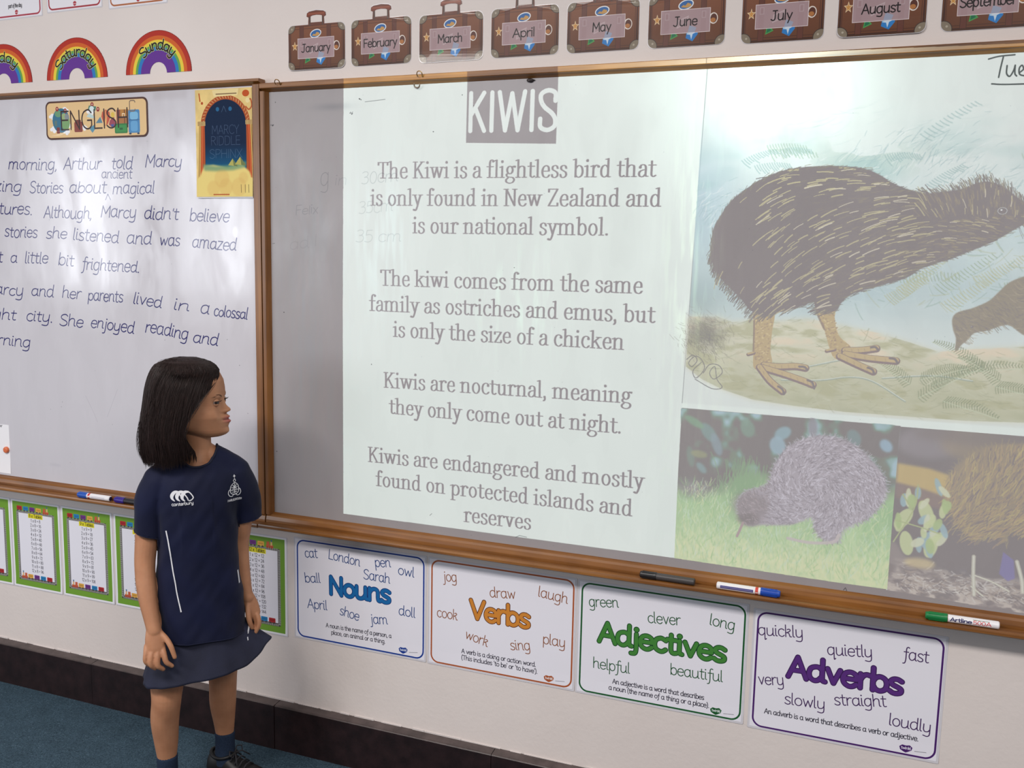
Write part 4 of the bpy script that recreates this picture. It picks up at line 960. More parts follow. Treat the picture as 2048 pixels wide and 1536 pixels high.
def sheet_card(name, outline, holes, mat, x0, z0, x1, z1, thick=.0008, cuts=0, bend=None, parent=None, y=-.0004):
    """thin card in the wall plane; outline in local mm, uv spans (x0,z0)-(x1,z1) mm; bend(x, z) pushes it off the wall"""
    bm = bmesh.new(); edges = []
    for lp in [outline]+holes:
        vs = [bm.verts.new((p[0]/1000, 0, p[1]/1000)) for p in lp]
        edges += [bm.edges.new((vs[i], vs[(i+1) % len(vs)])) for i in range(len(vs))]
    bmesh.ops.triangle_fill(bm, use_beauty=True, use_dissolve=False, edges=edges)
    if cuts:
        lo, hi = min(p[1] for p in outline), max(p[1] for p in outline)
        for i in range(1, cuts):
            z = (lo+(hi-lo)*i/cuts)/1000
            bmesh.ops.bisect_plane(bm, geom=bm.verts[:]+bm.edges[:]+bm.faces[:], plane_co=(0, 0, z), plane_no=(0, 0, 1), dist=1e-6)
    bmesh.ops.recalc_face_normals(bm, faces=bm.faces[:])
    bm.normal_update()
    if bm.faces and sum(f.normal.y*f.calc_area() for f in bm.faces) > 0: bmesh.ops.reverse_faces(bm, faces=bm.faces[:])
    uvl = bm.loops.layers.uv.new('UVMap')
    for f in bm.faces:
        for l in f.loops:
            l[uvl].uv = ((l.vert.co.x*1000-x0)/(x1-x0), (l.vert.co.z*1000-z0)/(z1-z0))
    for v in bm.verts: v.co.y = y-thick-(bend(v.co.x*1000, v.co.z*1000)/1000 if bend else 0)
    fs = bm.faces[:]
    r = bmesh.ops.extrude_face_region(bm, geom=fs)
    back = [g for g in r['geom'] if isinstance(g, bmesh.types.BMVert)]
    for v in back: v.co.y += thick
    bmesh.ops.recalc_face_normals(bm, faces=bm.faces[:])
    return mesh_obj(name, bm, mat, parent)


def tube(bm, pts, r, n=8, cap=True):
    P = [Vector(p) for p in pts]; rings = []
    rr = r if hasattr(r, '__len__') else [r]*len(P)
    ref = Vector((0, 0, 1))
    for i, p in enumerate(P):
        d = (P[min(i+1, len(P)-1)]-P[max(i-1, 0)]).normalized()
        if abs(d.dot(ref)) > .95: ref = Vector((0, 1, 0)) if abs(d.y) < .9 else Vector((1, 0, 0))
        u = d.cross(ref).normalized(); v = d.cross(u)
        rings.append([bm.verts.new(p+(u*math.cos(2*math.pi*k/n)+v*math.sin(2*math.pi*k/n))*rr[i]) for k in range(n)])
    for a, b in zip(rings[:-1], rings[1:]):
        for k in range(n): bm.faces.new((a[k], a[(k+1) % n], b[(k+1) % n], b[k]))
    if cap:
        bm.faces.new(rings[0][::-1]); bm.faces.new(rings[-1])


# ---------------------------------------------------------------- the room
structure(mesh_obj('wall_back', boxm(-5.5, 0, 0, 3.5, .12, 2.95), WALL))
structure(mesh_obj('floor', boxm(-5.5, -6, -.05, 3.5, 0, 0), CARPET))
sk = empty('baseboard_back'); structure(sk)
joints = [-5.5, -4.41, -3.70, -3.0, -2.30, -1.596, -.90, -.19, .52, 1.22, 1.93, 2.64, 3.5]
for i, (a, b) in enumerate(zip(joints[:-1], joints[1:])):
    j = (.0, .0008, -.0006)[i % 3]
    o = mesh_obj('skirting_board', sweep([(0, 0), (-.033-j, 0), (-.033-j, .1345+j), (-.031-j, .1365+j), (-.027, .1375), (0, .1405)], a+.0009, b-.0009), SKIRT, sk)
# loose rim where paint meets the skirting, filler patch in the plaster
bm = bmesh.new(); r_ = random.Random(5); x = -3.2
while x < 1.2:
    w = r_.uniform(.03, .14); h = r_.uniform(.0006, .0022)
    bmesh.ops.create_cube(bm, size=1, matrix=Matrix.Translation((x+w/2, -.0012, .1405+h))@Matrix.Diagonal((w, .0024, h*2, 1)))
    x += w+r_.uniform(0, .05)
structure(mesh_obj('trim_1', bm, plain('old_paint_ridge', (206, 198, 196), .6)))


# ---------------------------------------------------------------- the two framed whiteboards
def bar_profile_top(z0, z1, d=.030):      # flat face outside, bevel falling to the panel inside (z0 inner, z1 outer)
    return [(0, z0), (-.013, z0), (-.024, z0+.006), (-d+.001, z0+.0075), (-d, z0+.009), (-d, z1-.0015), (-d+.0015, z1), (0, z1)]


def tray_profile(zi, zo, zt):    # inner bevel, groove, ledge that carries the pens
    return [(0, zi), (-.013, zi), (-.022, zi-.005), (-.026, zi-.010), (-.0285, zt+.006), (-.029, zt-.004), (-.0335, zt-.004), (-.0365, zt), (-.060, zt), (-.063, zt+.002), (-.066, zt+.0015), (-.067, zt-.002), (-.067, zo+.003), (-.064, zo), (0, zo)]


def whiteboard(name, xl, xr, zb, zt, surf, sw_l, sw_r, top_h, label, tray_l, tray_r, uvbox):
    root = empty(name, (0, 0, 0)); tag(root, label, 'whiteboard')
    bm = boxm(xl-.004, -.012, zb-.004, xr+.004, -.004, zt+.004)
    uv = bm.loops.layers.uv.new('UVMap')
    for f in bm.faces:
        for l in f.loops: l[uv].uv = ((l.vert.co.x*1000-uvbox[0])/(uvbox[2]-uvbox[0]), (l.vert.co.z*1000-uvbox[1])/(uvbox[3]-uvbox[1]))
    mesh_obj('board_panel', bm, surf, root)
    mesh_obj('top_rail', sweep(bar_profile_top(zt, zt+top_h), xl-sw_l, xr+sw_r), WOOD_X, root)
    z0, z1 = zb-.005, zt+.0005
    if sw_l: mesh_obj('side_stile', sweep([(0, xl), (-.013, xl), (-.026, xl-.006), (-.0285, xl-.0085), (-.0285, xl-sw_l+.001), (0, xl-sw_l+.001)], z0, z1, 'z'), WOOD_Z, root)
    if sw_r: mesh_obj('side_stile', sweep([(0, xr), (-.013, xr), (-.026, xr+.006), (-.0285, xr+.0085), (-.0285, xr+sw_r-.001), (0, xr+sw_r-.001)], z0, z1, 'z'), WOOD_Z, root)
    mesh_obj('pen_tray', sweep(tray_profile(zb, zb-.036, zb-.026), tray_l, tray_r), WOOD_X, root)
    return root


def enamel(name, sh, smear):
    t = NT(name)
    im = t.add('ShaderNodeTexImage', image=to_image(name, sh), extension='EXTEND'); t.link(t.add('ShaderNodeUVMap').outputs[0], im.inputs[0])
    t.link(im.outputs[0], t.b.inputs['Base Color'])
    co = t.coords((1.6, 1, .7)); n1 = t.add('ShaderNodeTexNoise', Scale=5.0, Detail=6.0, Distortion=.5, Roughness=.65); t.link(co, n1.inputs['Vector'])
    t.link(t.ramp(n1.outputs['Fac'], [(.36, (smear[0],)*3), (.62, (smear[1],)*3)]), t.b.inputs['Roughness'])
    t.b.inputs['Specular IOR Level'].default_value = .5
    n2 = t.add('ShaderNodeTexNoise', Scale=3.0, Detail=2.0); t.link(t.coords(), n2.inputs['Vector']); t.bump(n2.outputs['Fac'], .12, .004)
    return t.m


story = board_print(-2960, 700, -1640, 1930, 1.4, 3, story_marks, (202, 199, 206))
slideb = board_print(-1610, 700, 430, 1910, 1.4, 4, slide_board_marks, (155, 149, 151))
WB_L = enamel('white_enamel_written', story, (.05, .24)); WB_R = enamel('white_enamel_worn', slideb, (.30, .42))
whiteboard('whiteboard', -2.95, -1.6515, .719, 1.919, WB_L, .022, .030, .016, 'left whiteboard in a brown wooden frame, covered in blue handwriting under an ENGLISH sign', -2.975, -1.6225, (-2960, 700, -1640, 1930))
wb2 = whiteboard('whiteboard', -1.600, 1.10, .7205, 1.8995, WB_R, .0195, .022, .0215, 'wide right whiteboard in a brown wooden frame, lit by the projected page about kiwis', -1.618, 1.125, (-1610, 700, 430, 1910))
bm = bmesh.new(); bmesh.ops.create_icosphere(bm, subdivisions=2, radius=1)
rr = random.Random(2)
for v in bm.verts: v.co = Vector((-.836+v.co.x*.011*rr.uniform(.7, 1.2), -.0145+v.co.y*.004, 1.8945+v.co.z*.0048*rr.uniform(.6, 1.2)))
mesh_obj('dried_glue', bm, plain('dark_glue', (40, 30, 30), .5), wb2)

BRASS = plain('tarnished_brass', (150, 112, 66), .35, .6, .9)
for i, (x, dz, lab) in enumerate(((-1.556, 1.9215, 'small brass cup hook on the right board frame below the January suitcase'),
                                  (-1.128, 1.9215, 'small brass cup hook on the sunlit-looking frame stretch below the March suitcase'))):
    lab = lab.replace('the sunlit-looking frame stretch', 'the board frame stretch')
    bm = bmesh.new(); P = []
    for k in range(11):
        a = math.radians(-30+k*26); P.append((x+.007*math.cos(a), -.034-.006*math.sin(k*.3), dz-.002+.007*math.sin(a)))
    tube(bm, [(x+.006, -.0285, dz-.006)]+P, .0013, 6)
    bmesh.ops.create_uvsphere(bm, u_segments=8, v_segments=6, radius=.003, matrix=Matrix.Translation((x+.006, -.0305, dz-.006)))
    tag(mesh_obj('cup_hook', bm, BRASS, smooth=True), lab, 'hook', 'cup hooks on the board frame')
bm = bmesh.new()
tube(bm, [(-1.143+.008*math.cos(a), -.022-.003*math.sin(a), 1.8975+.0075*math.sin(a)) for a in [math.radians(v) for v in range(150, 400, 25)]], .0014, 6)
tag(mesh_obj('wire_loop', bm, plain('dull_wire', (120, 100, 84), .4, .5, .8), smooth=True), 'little wire loop hanging from the frame over the lit top edge of the board', 'wire')


# ---------------------------------------------------------------- pens on the trays
def pen(x0, x1, z, y, capleft, capc, bodyc, label, rad=.0086, tilt=0, printed_sheet=None, endc=None, capfrac=.30):
    Lg = x1-x0; root = empty('marker_pen', ((x0+x1)/2, y, z)); tag(root, label, 'marker', 'marker pens on the whiteboard trays')
    root.rotation_euler = (0, 0, tilt)
    sg = -1 if capleft else 1; c0 = sg*(Lg/2); cb = sg*(Lg/2-capfrac*Lg); b1 = -sg*(Lg/2)
    bm = bmesh.new()
    xs = [b1, b1+sg*.002, cb]; tube(bm, [(v, 0, 0) for v in xs], [rad*.8, rad, rad], 20)
    if bodyc.name.startswith('pen_label'):
        uv = bm.loops.layers.uv.new('UVMap')
        for f in bm.faces:
            for l in f.loops:
                v = l.vert.co; a = math.atan2(v.z, -v.y)
                l[uv].uv = ((v.x+Lg/2)/Lg, .5+a/math.pi)
    mesh_obj('barrel', bm, bodyc, root, smooth=False)
    bm = bmesh.new(); tube(bm, [(cb-sg*.0005, 0, 0), (cb+sg*.001, 0, 0), (c0-sg*.010, 0, 0), (c0-sg*.002, 0, 0), (c0, 0, 0)], [rad*1.08, rad*1.12, rad*1.05, rad*.95, rad*.8], 16)
    for k in range(8):
        a = k*math.pi/4; bmesh.ops.create_cube(bm, size=1, matrix=Matrix.Translation(((cb+c0)/2, rad*1.06*math.cos(a), rad*1.06*math.sin(a)))@Matrix.Diagonal((abs(c0-cb)*.7, .0012, .0012, 1)))
    mesh_obj('cap', bm, capc, root)
    if endc is not None:
        bm = bmesh.new(); tube(bm, [(b1-sg*.001, 0, 0), (b1+sg*.003, 0, 0)], [rad*.72, rad*.9], 16); mesh_obj('end_plug', bm, endc, root)
    return root


def pen_label(kind):
    s = Sheet(0, 0, 130, 27, 6, C(232, 230, 234))
    if kind == 'green':
        s.rect(36, 0, 40, 27, C(190, 40, 44)); s.rect(37, 9, 39, 19, C(236, 230, 232))
        write(s, 'Artline', 44, 10.5, 82, 10.5, 5.4, 1.7, C(30, 30, 84), SANS); write(s, '500A', 84, 10.5, 116, 10.5, 5.6, 1.2, C(200, 40, 46), SANS)
        s.line([(84, 20), (112, 20)], 1.2, C(60, 110, 80), .7); s.line([(50, 6), (110, 6)], .8, C(110, 110, 130), .6)
    elif kind == 'blue_right':
        s.rect(8, 10, 76, 17, C(60, 56, 120), .9); s.line([(10, 13.5), (74, 13.5)], 1, C(150, 150, 190)); s.rect(80, 0, 86, 27, C(206, 70, 60)); s.rect(80.5, 9, 85.5, 13, C(240, 226, 222), .8)
    else:
        s.rect(44, 0, 52, 27, C(196, 50, 52)); s.rect(45, 11, 51, 16, C(240, 230, 230)); 
        for z in (10, 13, 16): s.line([(60, z), (112, z)], .8, C(130, 124, 160), .7)
        write(s, 'marker'[0:0]+'m', 56, 17, 58, 17, 1, .3, C(190, 60, 60), SANS)
    return printed('pen_label_'+kind, s, .3, .3)


zt = .719-.026+.0092
pen(-2.306, -2.176, zt, -.050, True, plain('blue_cap', (34, 84, 176), .35), pen_label('blue_left'), 'white marker with a blue cap at its left end, on the left board tray', endc=plain('dark_plug', (40, 32, 70), .4))
pen(-2.160, -2.030, zt, -.048, True, plain('violet_cap', (52, 34, 132), .35), plain('black_barrel', (34, 32, 38), .35), 'dark marker with a violet cap on the left board tray, beside the child')
zt = .7205-.026+.0092
pen(-.508, -.374, zt, -.049, True, plain('black_cap', (30, 28, 30), .4), plain('grey_barrel', (66, 62, 62), .45), 'dark grey marker with a black cap on the tray above the Adjectives poster', tilt=-.02)
pen(-.322, -.176, zt, -.049, False, plain('blue_cap_right', (28, 72, 168), .35), pen_label('blue_right'), 'white marker with a blue cap at its right end, on the right board tray', tilt=-.01)
pen(.133, .279, zt, -.049, True, plain('green_cap', (18, 118, 62), .35), pen_label('green'), 'white marker with a green cap and red lettering, at the far right of the tray', tilt=.0)


# ---------------------------------------------------------------- laminated posters under the boards
FILM = plain('laminating_film', (212, 208, 214), .22, .5, 0, .5)


def film(name, w, h, parent, r=3, bend=None):
    bm = bmesh.new()
    return sheet_card(name, round_rect(0, 0, w, h, r, 3), [], FILM, 0, 0, w, h, .0005, 8, bend, parent, 0)


def poster(name, x0, z0, w, h, sh, shbox, label, cat, group, rot=0, margin=5, bend=None, bottom_margin=None):
    root = empty(name, (x0/1000, 0, z0/1000)); tag(root, label, cat, group); root.rotation_euler = (0, -rot, 0)
    film('laminate', w, h, root, bend=bend)
    m = margin
    o = sheet_card('printed_paper', round_rect(m, m, w-m, h-m, .5, 1), [], printed(name+'_print', sh, .5, .3, .14, .3, .02), shbox[0]-x0 if shbox[4] else 0+m, shbox[1]-z0 if shbox[4] else m, shbox[2]-x0 if shbox[4] else w-m, shbox[3]-z0 if shbox[4] else h-m, .0004, 8, bend, root, -.0006)
    return root


WORD = [('NOUN', -1543, 346.5, 430, 305, NOUN_RUNS, (20, 54, 140), (30, 58, 118), (24, 104, 168), (12, 44, 112), 'Nouns', 'blue-bordered Nouns poster with cat, London and pen, beneath the left end of the right board'),
        ('VERB', -1109, 345.5, 427, 306, VERB_RUNS, (168, 84, 44), (140, 84, 56), (206, 132, 50), (92, 44, 24), 'Verbs', 'orange-bordered Verbs poster with jog, draw and laugh'),
        ('ADJ', -680, 345, 431, 306, ADJECTIVE_RUNS, (24, 84, 40), (44, 84, 54), (66, 130, 54), (18, 66, 30), 'Adjectives', 'green-bordered Adjectives poster with clever, helpful and beautiful'),
        ('ADV', -239, 341, 427, 303, ADVERB_RUNS, (70, 28, 100), (66, 40, 86), (88, 44, 122), (52, 20, 76), 'Adverbs', 'purple-bordered Adverbs poster with quickly, quietly and loudly, at the far right')]
for i, (k, x0, z0, w, h, runs, bc, ic, fc, ec, head, lab) in enumerate(WORD):
    sh = word_poster(runs, x0, z0, x0+w, z0+h, C(*bc), C(*ic), C(*fc), C(*ec), head)
    poster('word_poster', x0, z0, w, h, sh, (x0, z0, x0+w, z0+h, 1), lab, 'poster', 'word class posters under the board', bend=(lambda x, z, h=h: 1.6*max(0, (z-h*.8)/h)+1.0*max(0, 1-z/30)))

for n, x, z, lab in ((7, -2875, 337, 'green times tables poster cut off by the left edge of the photo'), (8, -2658, 337, 'green 8 x Tables poster, leftmost one fully in view'),
                     (9, -2438, 337.5, 'green 9 x Tables poster, left of the child'), (10, -2218, 338, 'green-bordered 10 x Tables poster half hidden behind the arm of the child'),
                     (11, -1998, 339, 'green-bordered 11 x Tables poster behind the child'), (12, -1782, 342, 'green-bordered 12 x Tables poster beside the Nouns poster, past the hand of the child')):
    poster('times_table_poster', x, z, 216, 302, tables_poster(n), (0, 0, 210, 297, 0), lab, 'poster', 'times tables posters under the left board', margin=3, bend=(lambda x, z: 1.3*max(0, 1-z/40)))


# ---------------------------------------------------------------- cards above the boards
def case_outline():
    body = round_rect(0, 0, 176, 116, 15, 6)
    out = [tuple(p) for p in body]
    # the handle grows from the top edge; walk the top edge from right to left
    i = max(k for k, p in enumerate(out[:7]))
    h = [(113, 116), (112, 134), (118, 137), (117, 145), (110, 149), (88, 151.5), (66, 149), (59, 145), (58, 137), (64, 134), (63, 116)]
    return out[:7]+h+out[7:]


CASE_HOLE = [(70, 121), (106, 121), (106, 137), (100, 139), (88, 140), (76, 139), (70, 137)]
MONTHS = [('January', -1543, 1955, 3.2), ('February', -1347, 1956, .3), ('March', -1147, 1954, 1.6), ('April', -948, 1955, .4), ('May', -750, 1955, .3), ('June', -551, 1954.5, .8), ('July', -337, 1952.5, .4), ('August', -132, 1952.5, 4.5), ('September', 74, 1952, .4)]
NEXT = {'January': 'leftmost of the row', 'March': 'third in the row above the board'}
cl = case_outline()
for m, x, z, lift in MONTHS:
    root = empty('suitcase_card', (x/1000, 0, z/1000)); root.rotation_euler = (0, -.003, 0)
    tag(root, 'laminated brown suitcase card lettered %s%s, on the wall above the right board' % (m, ''), 'card', 'suitcase month cards above the board')
    bd = (lambda x, z, L=lift: L*max(0, 1-z/34)**1.6+.25*math.sin(x*.05+L))
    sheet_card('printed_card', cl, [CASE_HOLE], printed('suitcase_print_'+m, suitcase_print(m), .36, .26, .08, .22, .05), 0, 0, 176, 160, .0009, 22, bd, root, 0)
    sheet_card('clear_edge', [(88+(p[0]-88)*1.014, 58+(p[1]-58)*1.018) for p in cl], [CASE_HOLE], FILM, 0, 0, 176, 160, .0003, 22, bd, root, 0)

for day, x, z, lab in (('Friday', -2715, 1966.5, 'rainbow card ending in day, cut off by the left edge of the photo'), ('Saturday', -2417, 1967.5, 'rainbow card lettered Saturday'), ('Sunday', -2109, 1968.5, 'rainbow card lettered Sunday, rightmost of the rainbows')):
    t_ = np.linspace(0, math.pi, 32)
    out = [(121+119*math.cos(a), 3+119*math.sin(a)) for a in t_]+[(121-31*math.cos(a), 3+31*math.sin(a)) for a in t_]
    root = empty('rainbow_card', (x/1000, 0, z/1000)); tag(root, lab, 'card', 'rainbow day cards above the left board')
    sheet_card('printed_card', out, [], printed('rainbow_print_'+day, rainbow_print(day), .4, .18, .1, .2, .03), 0, 0, 242, 128, .0012, 12, lambda x, z: .5*max(0, 1-z/30), root, 0)

for x, z, c, w_, lab in ((-2637, 2158, (166, 40, 62), 'part of the day', 'lower edge of a red-bordered card with black wording, top left corner of the photo'), (-2403, 2166, (160, 34, 48), '', 'lower edge of a dark red-bordered card, second from the left at the top'),
                         (-2164, 2160, (172, 96, 52), '', 'lower edge of an orange-brown bordered card above the Sunday rainbow')):
    root = empty('bordered_card', (x/1000, 0, z/1000)); tag(root, lab, 'card', 'bordered cards at the top left'); root.rotation_euler = (0, -.012, 0)
    film('laminate', 216, 150, root)
    sheet_card('printed_card', round_rect(3, 3, 213, 147, 2, 2), [], printed('bordered_print', top_card_print(C(*c), w_), .45, .4, .12), 0, 0, 216, 150, .0004, 4, None, root, -.0006)

root = empty('subject_sign', (-2.412, -.012, 1.7925)); tag(root, 'tan laminated sign reading ENGLISH with travel pictures, top of the left whiteboard', 'sign')
sheet_card('printed_card', round_rect(0, 0, 392, 113, 18, 7), [], printed('english_print', english_print(), .4, .25, .09, .25, .03), 0, 0, 392, 113, .0015, 10, lambda x, z: .4+1.2*max(0, 1-x/40)*max(0, 1-z/40), root, 0)

root = empty('booklet', (-1.8475, -.0125, 1.616)); tag(root, 'booklet with a painted arch and blue night sky, stuck top right of the left board', 'book')
for nm, off, mt in (('cover', -.0022, printed('cover_print', cover_print(), .6, .0, .2, .12, .02)), ('pages', 0, plain('white_pages', (226, 224, 228), .6))):
    o = sheet_card(nm, round_rect(0 if nm == 'cover' else 1, 3 if nm == 'cover' else 0, 193, 299, 1, 2), [], mt, 0, 0, 196, 300, .0008 if nm == 'cover' else .0018, 16, lambda x, z: 4.5*max(0, 1-z/150)**1.7*(1-.35*abs(x-98)/98), root, off)

root = empty('notice_sheet', (-2.784, -.012, .7255)); tag(root, 'white paper sheet on the left board, cut off by the left edge of the photo', 'paper')
sheet_card('paper', round_rect(0, 0, 150, 163, 1, 2), [], printed('notice_print', code_sheet_print(), .6), 0, 0, 150, 220, .0004, 6, lambda x, z: .8*max(0, 1-z/40), root, 0)
bm = bmesh.new()
tube(bm, [(0, -.0008, 0), (0, -.005, 0), (0, -.0075, 0), (0, -.0085, 0)], [.0105, .0105, .0092, .006], 20)
o = mesh_obj('magnet', bm, plain('orange_plastic', (214, 112, 70), .4), None, False, (-2.6465, -.0125, .8055)); tag(o, 'small round orange magnet holding the paper sheet at the left edge', 'magnet')
# ---------------------------------------------------------------- the ceiling projector throws the page onto the board
def projector(sh):
    d = bpy.data.lights.new('projector_lamp', 'SPOT'); d.spot_size = math.radians(150); d.spot_blend = 0; d.shadow_soft_size = 0
    d.energy = 100; d.use_nodes = True
    o = bpy.data.objects.new('projector_lamp', d); COL.objects.link(o)
    o.location = PROJECTOR; o.rotation_euler = (math.radians(90), 0, 0)          # looks straight at the wall, lens shifted
    nt = d.node_tree; n = nt.nodes; l = nt.links; em = n['Emission']
    tc = n.new('ShaderNodeTexCoord'); sp = n.new('ShaderNodeSeparateXYZ'); l.new(tc.outputs['Normal'], sp.inputs[0])
    def math_(op, a, b=None, c=None):
        m = n.new('ShaderNodeMath'); m.operation = op
        for i, v in enumerate((a, b, c)):
            if v is None: continue
            if isinstance(v, (int, float)): m.inputs[i].default_value = v
            else: l.new(v, m.inputs[i])
        return m.outputs[0]
    D = abs(PROJECTOR.y)-.012
    zi = math_('MULTIPLY', sp.outputs['Z'], -1.0)
    tx = math_('DIVIDE', sp.outputs['X'], zi); ty = math_('DIVIDE', sp.outputs['Y'], zi)
    W, H = sh.w/sh.k/1000, sh.h/sh.k/1000
    u = math_('MULTIPLY_ADD', tx, D/W, (PROJECTOR.x-sh.x0/1000)/W)
    v = math_('MULTIPLY_ADD', ty, D/H, (PROJECTOR.z-sh.z0/1000)/H)
    cb = n.new('ShaderNodeCombineXYZ'); l.new(u, cb.inputs[0]); l.new(v, cb.inputs[1])
    im = n.new('ShaderNodeTexImage'); im.image = to_image('projected_page', sh, True); im.extension = 'CLIP'; l.new(cb.outputs[0], im.inputs[0])
    r2 = math_('ADD', math_('ADD', math_('MULTIPLY', tx, tx), math_('MULTIPLY', ty, ty)), 1.0)
    flat = math_('POWER', r2, 1.5)                                               # projector lenses light a flat screen evenly
    tint = n.new('ShaderNodeVectorMath'); tint.operation = 'MULTIPLY'; l.new(im.outputs[0], tint.inputs[0]); tint.inputs[1].default_value = PROJ_TINT
    l.new(tint.outputs[0], em.inputs['Color'])
    l.new(math_('MULTIPLY', flat, PROJ_POWER), em.inputs['Strength'])


PROJ_TINT = (0.84, 1.08, 0.98)
PROJ_POWER = 120.0/100
projector(paint_slide())
# ---------------------------------------------------------------- the child
# local frame: x to her left (picture right), y away from the viewer, z up; she stands facing -y, head turned to +x
child = empty('person', (-1.6205, -.32, 0))
child.rotation_euler = (0, 0, math.atan2(.64538, .76386))
tag(child, 'child with dark bobbed hair in a navy sports shirt and skirt, looking at the projection', 'person')


def vs(P): return [Vector(p) for p in P]


def interp(P, R, n=5):
    Q = spline([tuple(p)+(r,) for p, r in zip(P, R)], n)
    return [Vector(q[:3]) for q in Q], [float(q[3]) for q in Q]


def limb(bm, P, R, seg=16, n=5, flat=1., fdir=(0, 1, 0)):
    """tapered closed limb with rounded ends; flat squashes it along fdir"""
    P, R = interp(P, R, n)
    d0, d1 = (P[0]-P[1]).normalized(), (P[-1]-P[-2]).normalized()
    A = [(P[0]+d0*R[0]*math.sin(a), R[0]*math.cos(a)) for a in (1.45, 1.1, .7, .35)]
    B = [(P[-1]+d1*R[-1]*math.sin(a), R[-1]*math.cos(a)) for a in (.35, .7, 1.1, 1.45)]
    S = A+list(zip(P, R))+B; ref = Vector(fdir); rings = []
    for i, (p, r) in enumerate(S):
        d = (S[min(i+1, len(S)-1)][0]-S[max(i-1, 0)][0]).normalized()
        v = (ref-d*ref.dot(d)).normalized(); u = d.cross(v)
        rings.append([bm.verts.new(p+u*r*math.cos(2*math.pi*k/seg)+v*r*flat*math.sin(2*math.pi*k/seg)) for k in range(seg)])
    for a, b in zip(rings[:-1], rings[1:]):
        for k in range(seg): bm.faces.new((a[k], a[(k+1) % seg], b[(k+1) % seg], b[k]))
    bm.faces.new(rings[0][::-1]); bm.faces.new(rings[-1])


def loft(bm, rows, seg=40, e=2.3, close=True):
    """rows: (z, cx, cy, ax, ay)"""
    Q = spline(rows, 4); rings = []
    for z, cx, cy, ax, ay in Q:
        ring = []
        for k in range(seg):
            t = 2*math.pi*k/seg; c, s_ = math.cos(t), math.sin(t)
            ring.append(bm.verts.new((cx+ax*math.copysign(abs(c)**(2/e), c), cy+ay*math.copysign(abs(s_)**(2/e), s_), z)))
        rings.append(ring)
    for a, b in zip(rings[:-1], rings[1:]):
        for k in range(seg): bm.faces.new((a[k], a[(k+1) % seg], b[(k+1) % seg], b[k]))
    if close: bm.faces.new(rings[0][::-1]); bm.faces.new(rings[-1])
    return rings


def remeshed(bm, voxel, smooth=4, fac=.5):
    bmesh.ops.recalc_face_normals(bm, faces=bm.faces[:])
    me = bpy.data.meshes.new('tmp'); bm.to_mesh(me); bm.free()
    o = bpy.data.objects.new('tmp', me); COL.objects.link(o)
    m = o.modifiers.new('r', 'REMESH'); m.mode = 'VOXEL'; m.voxel_size = voxel; m.adaptivity = 0
    if smooth:
        s_ = o.modifiers.new('s', 'SMOOTH'); s_.factor = fac; s_.iterations = smooth
    dg = bpy.context.evaluated_depsgraph_get(); ev = o.evaluated_get(dg)
    out = bpy.data.meshes.new_from_object(ev)
    bpy.data.objects.remove(o); bpy.data.meshes.remove(me)
    return out


def G_(v, c, s_): return math.exp(-((v-c)/s_)**2)


# --- head, sliced level by level: z, front, back, half width
HEAD = [(1.184, -.005, -.035, .010), (1.176, .034, -.072, .044), (1.160, .0605, -.092, .060), (1.140, .0700, -.101, .067), (1.120, .0730, -.104, .0695), (1.105, .0735, -.104, .070),
        (1.092, .0710, -.103, .0695), (1.080, .0695, -.101, .0685), (1.068, .0700, -.097, .067), (1.056, .0735, -.089, .0645), (1.046, .0775, -.078, .062), (1.036, .0795, -.066, .059),
        (1.026, .0810, -.052, .055), (1.016, .0825, -.036, .0495), (1.008, .0820, -.016, .0425), (1.001, .0765, .006, .034), (.9965, .0660, .022, .0245), (.994, .052, .032, .013)]
YAW = math.radians(-19)


def turn(x, y): return x*math.cos(YAW)-y*math.sin(YAW), x*math.sin(YAW)+y*math.cos(YAW)


